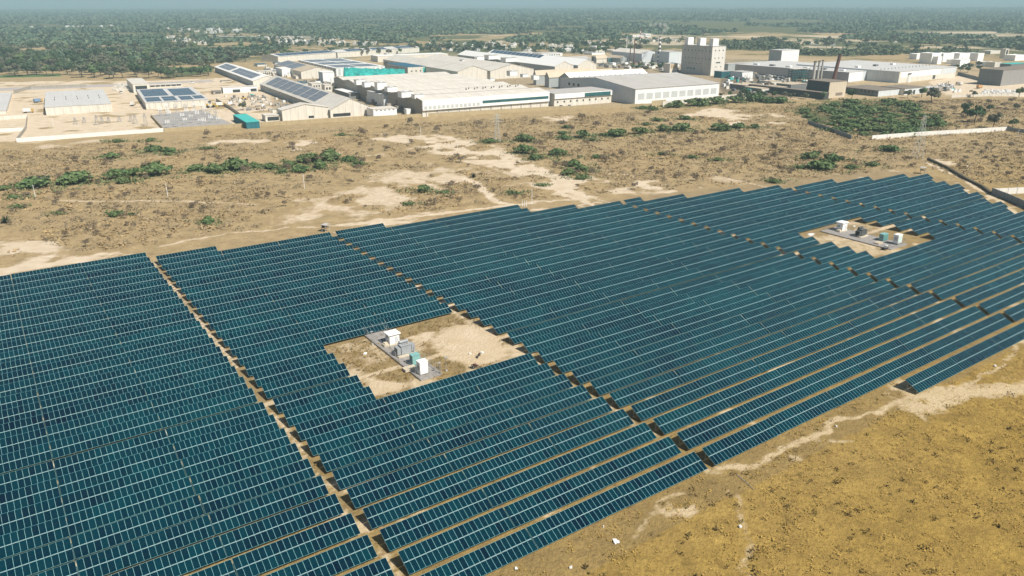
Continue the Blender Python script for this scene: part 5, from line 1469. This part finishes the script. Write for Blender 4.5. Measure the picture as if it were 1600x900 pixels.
def stem_mesh():
    b = MB()
    for i in range(4): b.tube((0, 0, -.02), (.18 * math.cos(i * 1.6), .18 * math.sin(i * 1.6), .2), .012, .006, 4)
    o = b.build('stem', BARK); d_ = o.data; bpy.data.objects.remove(o); return d_
STEM = stem_mesh()
r0 = random.Random(21)
pend = []                                                             # (zone, adjective+noun, px, root, group, cat)
def plant_at(kind, px, py, wpx, hs=1.0, mat=None, noun=None, zone='', group=''):
    g = G(px, py); s = wpx * mpp(px, py)
    i = r0.randrange(1000)
    rot = r0.uniform(0, 6.28)
    if kind == 'shrub':
        t = empty('shrub', (g.x, g.y, -.05), rot)
        a = mkobj('foliage', SHRUB[i % 4], t); mkobj('stem', STEM, t); s *= 1.45; t.scale = (s, s, s * .72 * hs * r0.uniform(.85, 1.2))
    elif kind == 'dry':
        t = mkobj('dry_bush', DRYB[i % 4]); t.location = (g.x, g.y, -.05); t.rotation_euler = (0, 0, rot); t.scale = (s, s, s * hs)
    else:
        t = empty('tree', (g.x, g.y, -.1), rot)
        mkobj('crown', CROWN[mat if mat is not None else i % 5], t); mkobj('trunk', TRUNK[i % 3], t); t.scale = (s, s, s * hs)
    pend.append((zone, noun, px, py, t, group, {'shrub': 'shrub', 'dry': 'dry bush'}.get(kind, 'tree')))
    return t
def zone_of(px, py):
    if py < 200 and px < 1240 and px > 980: return 'along the cream wall and scrub before the works'
    if px < 420: return 'in the scrub above the left solar block'
    if px < 620: return 'in the scrub behind the watch hut'
    if px < 800: return 'around the white sandy patch'
    if px < 1000: return 'right of the white sandy patch'
    if px < 1220: return 'above the middle solar rows'
    if py > 235: return 'just above the far right solar rows'
    return 'around the green thicket at the right'
def size_word(w): return 'small' if w < 18 else 'medium' if w < 28 else 'wide'
for x, y, w in SHR: plant_at('shrub', x, y, w, 1.0, None, size_word(w) + ' green shrub', zone_of(x, y), 'green shrubs in the dry scrub')
# thicket at the right: individual thorn shrubs
def sample(pts, n, seed, mind=0):
    r = random.Random(seed); xs = [p[0] for p in pts]; ys = [p[1] for p in pts]; out = []
    tries = 0
    while len(out) < n and tries < 60 * n:
        tries += 1
        x, y = r.uniform(min(xs), max(xs)), r.uniform(min(ys), max(ys))
        if not pip(np.array([x]), np.array([y]), pts)[0]: continue
        if mind and any(abs(x - a) < mind and abs(y - b) < mind * .28 for a, b in out): continue
        out.append((x, y))
    return out
for x, y in sample([(1238, 176), (1300, 158), (1400, 160), (1456, 176), (1480, 196), (1430, 210), (1350, 215), (1290, 202)], 64, 5, 11):
    w = r0.uniform(16, 32); plant_at('shrub', x, y, w, r0.uniform(.6, .85), None, size_word(w) + ' thorn shrub', 'in the green thicket at the right', 'thorn shrubs of the thicket')
for x, y, w in ((1507, 178, 20), (1522, 191, 30), (1551, 200, 26), (1582, 199, 16), (1455, 160, 26), (1520, 152, 12), (1592, 152, 18), (1418, 153, 14), (1440, 152, 18), (1330, 156, 20), (380, 172, 14), (171, 123, 18), (1185, 152, 14), (1545, 175, 14), (1587, 172, 12), (68, 291, 20), (1465, 205, 22), (1508, 183, 16)):
    plant_at('tree', x, y, w, .95, None, 'round dark tree', 'standing alone in the open scrub', 'lone trees in the scrub')
# agaves
for x, y, w, lb in ((10, 348, 26, 'spiky dark agave rosette at the left edge'), (740, 277, 16, 'spiky agave rosette below the white sandy patch')):
    g = G(x, y); s = w * mpp(x, y) * .5; b = MB(); r_ = random.Random(x)
    for i in range(46):
        a, e = r_.uniform(0, 6.28), r_.uniform(.15, 1.4); d_ = Vector((math.cos(a) * math.cos(e), math.sin(a) * math.cos(e), math.sin(e))) * s * r_.uniform(.8, 1.1)
        sd = Vector((-math.sin(a), math.cos(a), 0)) * s * .07
        b.face([-sd, sd, d_ * .5 + sd * .9, d_, d_ * .5 - sd * .9])
    o = b.build('agave', plain('agave_leaf', (.035, .06, .03), .6, .25)); o.location = (g.x, g.y, 0); tag(o, lb, 'agave')
# dry bushes
MIDP = [(0, 236), (260, 218), (800, 186), (1000, 176), (1240, 172), (1300, 225), (1440, 250), (1440, 262), (1150, 288), (820, 312), (500, 345), (230, 380), (0, 392)]
for x, y in [q for q in sample(MIDP, 240, 8, 12) if sand_at(*G(*q)) < .25]:
    w = r0.uniform(9, 24); plant_at('dry', x, y, w, r0.uniform(.7, 1.1), None, ('low' if w < 15 else 'broad') + ' leafless bush', zone_of(x, y), 'dry bushes in the scrub')
for x, y in sample([(1390, 175), (1600, 155), (1600, 205), (1480, 205)], 26, 9, 12) + sample([(1460, 262), (1520, 280), (1600, 285), (1600, 230), (1500, 220)], 22, 10, 14):
    w = r0.uniform(9, 20); plant_at('dry', x, y, w, .8, None, ('low' if w < 15 else 'broad') + ' leafless bush', 'in the right hand scrub by the whitewashed wall', 'dry bushes in the scrub')
# tree belt on the left and lines of trees beyond the works
def belt(pts, n, seed, wr, zone, hs=(.75, 1.05), mind=9):
    for x, y in sample(pts, n, seed, mind):
        w = r0.uniform(*wr) ; i = r0.choice((0, 2, 4, 0, 1, 2, 3)); plant_at('tree', x, y, w, r0.uniform(*hs), i, ('dark green', 'fresh green', 'grey-green', 'dark green', 'dusty')[i] + ' tree', zone, 'trees ' + zone)
LOOSE = []
belt([(248, 124), (330, 119.5), (330, 115), (305, 117), (258, 119)], 10, 21, (12, 22), 'before the green crop field')
belt([(-10, 119), (-10, 110), (228, 112), (250, 119), (300, 121), (250, 125), (120, 121)], 34, 1, (16, 27), 'along the front of the left tree belt')
belt([(-10, 108), (-10, 92), (330, 92), (400, 96), (330, 101), (250, 103), (230, 111)], 56, 2, (14, 23), 'in the middle of the left tree belt')
belt([(-10, 91), (-10, 76), (430, 76), (425, 90)], 50, 3, (10, 18), 'in the back of the left tree belt')
belt([(400, 89), (440, 91), (560, 88), (640, 84), (650, 80), (600, 80), (520, 85), (440, 86)], 26, 4, (9, 14), 'in the tree line before the blue roofed sheds')
belt([(640, 82), (780, 79), (780, 75), (650, 78)], 20, 5, (8, 14), 'in the tree line behind the white topped store')
belt([(895, 88), (1000, 88), (1002, 74), (940, 74), (900, 79)], 22, 6, (9, 16), 'in the grove behind the works masts')
belt([(1150, 75), (1280, 78), (1420, 82), (1540, 76), (1600, 72), (1600, 64), (1300, 64), (1150, 68)], 32, 7, (8, 14), 'in the woodland right of the tall block')
LOOSE.append(([(640, 82), (900, 84), (900, 68), (640, 68)], 92, 12, 'hamlet_trees', 'small trees standing scattered among the hamlets behind the works'))
LOOSE.append(([(400, 72), (590, 74), (600, 64), (410, 58)], 80, 13, 'village_trees', 'small trees standing among the houses above the blue roofed sheds'))
LOOSE.append(([(252, 74), (340, 72), (384, 54), (384, 44), (252, 44)], 80, 14, 'far_village_trees', 'small trees standing among the far village houses at the upper left'))
belt([(965, 105), (1046, 101), (1062, 114), (1000, 112)], 14, 15, (7, 13), 'in the garden below the tall block')
belt([(1125, 150), (1290, 154), (1290, 157), (1125, 154)], 12, 16, (10, 18), 'along the dark banded building')
LOOSE.append(([(900, 72), (1090, 68), (1090, 60), (900, 66)], 48, 17, 'rise_trees', 'small trees standing on the bare rise left of the tall block'))
belt([(1480, 112), (1535, 118), (1530, 100), (1500, 101)], 10, 8, (8, 13), 'between the white houses and the dark store')
# labels: kind, place, order from the left
from collections import defaultdict
grp = defaultdict(list)
for p in pend: grp[(p[0], p[1])].append(p)
for (zone, noun), L in grp.items():
    L.sort(key=lambda p: p[2])
    for i, p in enumerate(L):
        lb = noun + ' ' + zone + (', ' + ordinal(i + 1) + ' from the left' if len(L) > 1 else '')
        tag(p[4], lb, p[6], p[5])

# ------------------------------------------------------------------ villages far behind
vill = []
rv = random.Random(5)
def village(pts, n, seed, wr, hr, zone):
    for x, y in sample(pts, n, seed, 5):
        w = rv.uniform(*wr); h_ = rv.uniform(*hr); vill.append((zone, x, y, w, h_))
village([(250, 55), (300, 62), (330, 70), (280, 72), (260, 62)], 16, 1, (3, 7), (1.6, 3), 'in the far village behind the left tree belt')
village([(255, 46), (380, 46), (380, 52), (262, 56)], 18, 2, (4, 10), (1.6, 3), 'in the farthest village at the upper left')
village([(400, 58), (520, 64), (590, 68), (500, 70), (410, 62)], 22, 3, (4, 9), (2, 3.4), 'in the village above the blue roofed sheds')
village([(640, 70), (780, 68), (800, 76), (700, 74)], 10, 4, (5, 9), (2, 3.5), 'in the hamlet behind the middle tree line')
village([(800, 74), (900, 72), (900, 80), (810, 82)], 12, 5, (5, 10), (2, 3.5), 'in the hamlet behind the long white sheds')
village([(900, 66), (1050, 60), (1080, 62), (1000, 68), (920, 72)], 14, 6, (5, 12), (1.2, 2.4), 'on the bare rise left of the tall block')
village([(20, 44), (180, 40), (180, 43), (20, 46)], 8, 7, (3, 7), (1.2, 2.2), 'on the hazy skyline at the upper left')
village([(410, 60), (590, 66), (590, 73), (440, 70)], 26, 13, (4, 9), (2, 3.4), 'in the long village before the hazy woods')
village([(650, 69), (890, 69), (890, 82), (690, 80)], 22, 14, (4, 10), (2, 3.4), 'in the scattered hamlet behind the cream halls')
village([(1230, 70), (1600, 60), (1600, 62), (1240, 74)], 6, 8, (5, 9), (1.2, 2), 'in the woodland at the upper right')
vg = defaultdict(list)
for v in vill: vg[v[0]].append(v)
VM = [W_CREAM, W_WHITE, W_BRIGHT, W_CREAM]
for zone, L in vg.items():
    L.sort(key=lambda p: p[1])
    for i, (z_, x, y, w, h_) in enumerate(L):
        s = mpp(x, y); wm, hm = w * s, h_ * s; g = G(x, y); mt = VM[(i * 7) % 4]
        t = empty('house', (g.x, g.y, 0), rv.uniform(-.5, .5), ('cream' if mt is W_CREAM else 'white') + ' house ' + zone + ', ' + ordinal(i + 1) + ' from the left', 'house', 'houses ' + zone)
        b = MB(); b.box((0, 0, hm / 2 - .25), (wm, wm * .6, hm + .5)); b.build('wall', mt, t)
        b = MB(); b.box((0, 0, hm + .2), (wm * 1.04, wm * .64, .4)); b.box((wm * .2, 0, hm + 1.2), (wm * .3, wm * .3, 1.6)); b.build('roof', R_CREAM if i % 3 else R_WHITE, t)
        b = MB()
        for q in (-.3, 0, .3): b.box((q * wm, -wm * .3 - .02, hm * .5), (wm * .12, .15, hm * .3))
        b.build('window', WIN, t)
stack('white far water tank on a shaft above the left village', 343, 50, 42, 2.2, [WHITE_P], cat='water tower', name='water_tower')

# ------------------------------------------------------------------ far woods, scrub, grass
def scatter(name, label, Pn, n_leaf, size, spread, zr, mat, seed, up=0.6, thin=0.6):
    r = np.random.RandomState(seed); N = len(Pn); n = N * n_leaf
    base = np.repeat(Pn, n_leaf, 0); sz = np.repeat(size, n_leaf)[:, None]
    off = r.normal(size=(n, 3)) * np.array([spread, spread, 0]) * sz
    z = r.uniform(zr[0], zr[1], (n, 1)) * sz
    c = np.concatenate([base + off[:, :2], z], 1)
    nr = r.normal(size=(n, 3)); nr[:, 2] = np.abs(nr[:, 2]) + up; nr /= np.linalg.norm(nr, axis=1, keepdims=True)
    a = np.cross(nr, r.normal(size=(n, 3))); a /= np.linalg.norm(a, axis=1, keepdims=True); b = np.cross(nr, a)
    s = sz * r.uniform(.6, 1.3, (n, 1)) * thin; a *= s; b *= s * .7
    V = np.stack([c - a - b, c + a - b, c + a + b, c - a + b], 1).reshape(-1, 3)
    t = np.clip(np.repeat(r.rand(N), n_leaf) * .6 + r.rand(n) * .4, 0, 1)
    o = np_mesh(name, V, np.arange(4 * n).reshape(n, 4), mat, 4, {'tone': ('FACE', 'FLOAT', t)})
    return tag(o, label, kind='stuff')
rr_ = np.random.RandomState(77)
N = 60000
VCLEAR = [[(250, 54), (300, 58), (330, 70), (300, 76), (260, 72)], [(252, 44), (384, 44), (384, 54), (330, 56), (262, 60)], [(400, 56), (520, 60), (590, 65), (590, 74), (500, 74), (410, 68)], [(640, 67), (800, 66), (800, 80), (690, 78)],
          [(800, 72), (900, 70), (900, 84), (810, 86)], [(895, 64), (1090, 58), (1090, 68), (1000, 74), (920, 78)], [(20, 43), (180, 39), (180, 44), (20, 48)], [(1230, 68), (1600, 59), (1600, 66), (1240, 78)]]
yy = np.exp(rr_.uniform(math.log(1150), math.log(9000), N)); xx = rr_.uniform(-.8, .8, N) * yy
keep = (fbm(xx, yy, 260, 5, 3) > .45) & ~((yy < 1700) & (xx > -420) & (xx < 900)) & ~pip(xx, yy, P([(900, 72), (1090, 66), (1240, 72), (1240, 62), (1080, 56), (920, 63)]))
for poly in VCLEAR: keep &= ~pip(xx, yy, P(poly))
Pn = np.stack([xx, yy], -1)[keep]
scatter('far_woods', 'hazy blue-green woods spreading to the horizon', Pn, 9, 1.0 + Pn[:, 1] * .00035 + rr_.rand(len(Pn)) * .8, 2.4, (.3, 3.4), leafmat('far_leaf', (.04, .085, .05), (.15, .18, .10)), 3, .4, 1.5)
for pl_, n_, sd_, nm_, lb_ in LOOSE:
    Q_ = np.array([tuple(G(*q)) for q in sample(pl_, n_, sd_)])
    scatter(nm_, lb_, Q_, 40, 2.2 + np.random.RandomState(sd_).rand(len(Q_)) * 1.2, .8, (.2, 2.4), L_DARK, sd_, .5, .5)
# nearer undergrowth between the belt trees
def in_px(poly, n, seed):
    W_ = P(poly); xs = [p[0] for p in W_]; ys = [p[1] for p in W_]; r = np.random.RandomState(seed)
    x, y = r.uniform(min(xs), max(xs), n), r.uniform(min(ys), max(ys), n)
    k = pip(x, y, W_); return np.stack([x, y], -1)[k], r
Pn, r = in_px([(-60, 117), (-60, 74), (430, 74), (420, 90), (330, 100), (300, 110), (230, 112)], 16000, 4)
Pn = Pn[(fbm(Pn[:, 0], Pn[:, 1], 80, 9, 3) > .58) & ~pip(Pn[:, 0], Pn[:, 1], P([(248, 119), (258, 103), (338, 101), (338, 116), (300, 121)]))]
scatter('undergrowth', 'dense grey-green undergrowth among the left belt trees', Pn, 8, .8 + r.rand(len(Pn)) * 1.0, 1.8, (.3, 3.2), leafmat('undergrowth_leaf', (.05, .075, .036), (.19, .17, .095)), 5, .5, 1.1)
Pn, r = in_px([(1130, 78), (1300, 88), (1500, 84), (1700, 78), (1700, 62), (1130, 62)], 12000, 6)
Pn = Pn[(fbm(Pn[:, 0], Pn[:, 1], 100, 19, 3) > .46)]
scatter('woodland', 'patchy thorn woodland right of the tall block', Pn, 8, .9 + r.rand(len(Pn)) * 1.0, 2.0, (.3, 3.8), leafmat('woodland_leaf', (.04, .075, .036), (.15, .16, .08)), 6, .5, 1.2)
Pn, r = in_px([(0, 236), (260, 216), (800, 184), (1000, 174), (1240, 164), (1500, 155), (1620, 155), (1620, 290), (1540, 290), (1450, 262), (1430, 264), (1150, 288), (820, 314), (500, 348), (230, 384), (0, 402)], 34000, 7)
sandy = fbm(Pn[:, 0], Pn[:, 1], 30, 40, 3)
Pn = Pn[(sandy > .46) & (sand_at(Pn[:, 0], Pn[:, 1]) < r.rand(len(Pn)) * .4)]
scatter('dry_scrub', 'low tan and brown scrub clumps covering the open ground', Pn, 9, (.25 + r.rand(len(Pn)) ** 2.5 * .6), 1.6, (.03, .8), L_SCRUB, 8, .5, .55)
Pn, r = in_px([(0, 236), (260, 216), (800, 184), (1000, 174), (1240, 164), (1500, 155), (1620, 155), (1620, 290), (1540, 290), (1450, 262), (1430, 264), (1150, 288), (820, 314), (500, 348), (230, 384), (0, 402)], 42000, 17)
Pn = Pn[(fbm(Pn[:, 0], Pn[:, 1], 40, 60, 3) + .25 * r.rand(len(Pn)) > .56) & (sand_at(Pn[:, 0], Pn[:, 1]) < r.rand(len(Pn)) * .4)]
scatter('grey_scrub', 'low grey-brown twiggy scrub in patches over the open ground', Pn, 10, .28 + r.rand(len(Pn)) ** 3 * .75, 1.6, (.05, .9), leafmat('grey_scrub_twig', (.15, .12, .075), (.36, .28, .17)), 9, .8, .42)
r = np.random.RandomState(31); Q_ = []
for x_, y_, w_ in SHR:
    g_ = G(x_, y_ - 1); R_ = w_ * mpp(x_, y_)
    n_ = int(10 + R_ * 3); Q_.append(np.array([g_.x, g_.y]) + r.normal(size=(n_, 2)) * np.array([R_ * .75, R_ * .5]))
t_, _ = in_px([(1225, 172), (1290, 154), (1420, 156), (1470, 172), (1500, 196), (1440, 213), (1350, 217), (1280, 203)], 3000, 32)
Q_.append(t_[fbm(t_[:, 0], t_[:, 1], 22, 44, 3) > .42])
Pn = np.concatenate(Q_)
scatter('low_green_cover', 'low straggling green growth around the shrubs', Pn, 10, .35 + r.rand(len(Pn)) ** 2 * .8, 1.5, (.05, 1.0), leafmat('low_green_leaf', (.06, .10, .04), (.19, .21, .09)), 33, .6, .45)
# straw tufts of the near field
r = np.random.RandomState(12)
x, y = r.uniform(-60, 340, 160000), r.uniform(88, 300, 160000)
u, v = x * UX + y * UY, x * VX + y * VY
k = (v < np.where(u > ucol(8) - 1, vrow(-1), vrow(0)) - .6) & (np.abs(x) < .72 * y + 10)
k &= fbm(x, y, 10, 70, 3) + r.rand(len(x)) * .4 > .62
gap = (v > vrow(-1)) & (v < vrow(9)) & (r.rand(len(x)) < .12)
fr = ((v - V0) % PITCH_V) / PITCH_V
gap &= (fr > .56) & (fr < .97)
Pn = np.stack([x, y], -1)[k]
sd = np.minimum.reduce([dist_line(Pn[:, 0], Pn[:, 1], P(t)) for t in ([(1108, 738), (1150, 730), (1200, 707), (1250, 688), (1300, 667), (1395, 632), (1430, 618), (1540, 612), (1620, 606)], [(1110, 742), (1145, 745), (1160, 778), (1157, 830), (1172, 890)], [(988, 838), (1030, 790), (1062, 770)])])
Pn = Pn[sd > 1.3]
print('tufts', len(Pn))
scatter('dry_grass', 'golden dry grass tufts of the near field', Pn, 7, .07 + r.rand(len(Pn)) ** 4 * .17, 1.8, (0, .8), L_STRAW, 13, .8, .55)
yk = (u > ucol(3)) & (u < ucol(5) + 1) & (v > vrow(9) - 2) & (v < vrow(14) - 1) & (r.rand(len(x)) < .8)
gap |= yk & (sand_at(x, y) < .45)
Pn = np.stack([x, y], -1)[gap]
scatter('row_grass', 'short dry grass in the gaps between the solar rows', Pn, 6, .13 + r.rand(len(Pn)) ** 3 * .25, .9, (0, 1.2), leafmat('gap_straw', (.15, .11, .035), (.34, .23, .08)), 14, .3, .42)
Pn, r = in_px([(1130, 745), (1400, 640), (1600, 610), (1640, 930), (900, 930), (930, 830)], 420, 15)
scatter('dark_tufts', 'scattered dark brown weeds in the near field', Pn, 12, .16 + r.rand(len(Pn)) ** 2 * .30, .9, (0, 1.3), leafmat('weed', (.07, .05, .018), (.16, .11, .035)), 15, .3, .4)
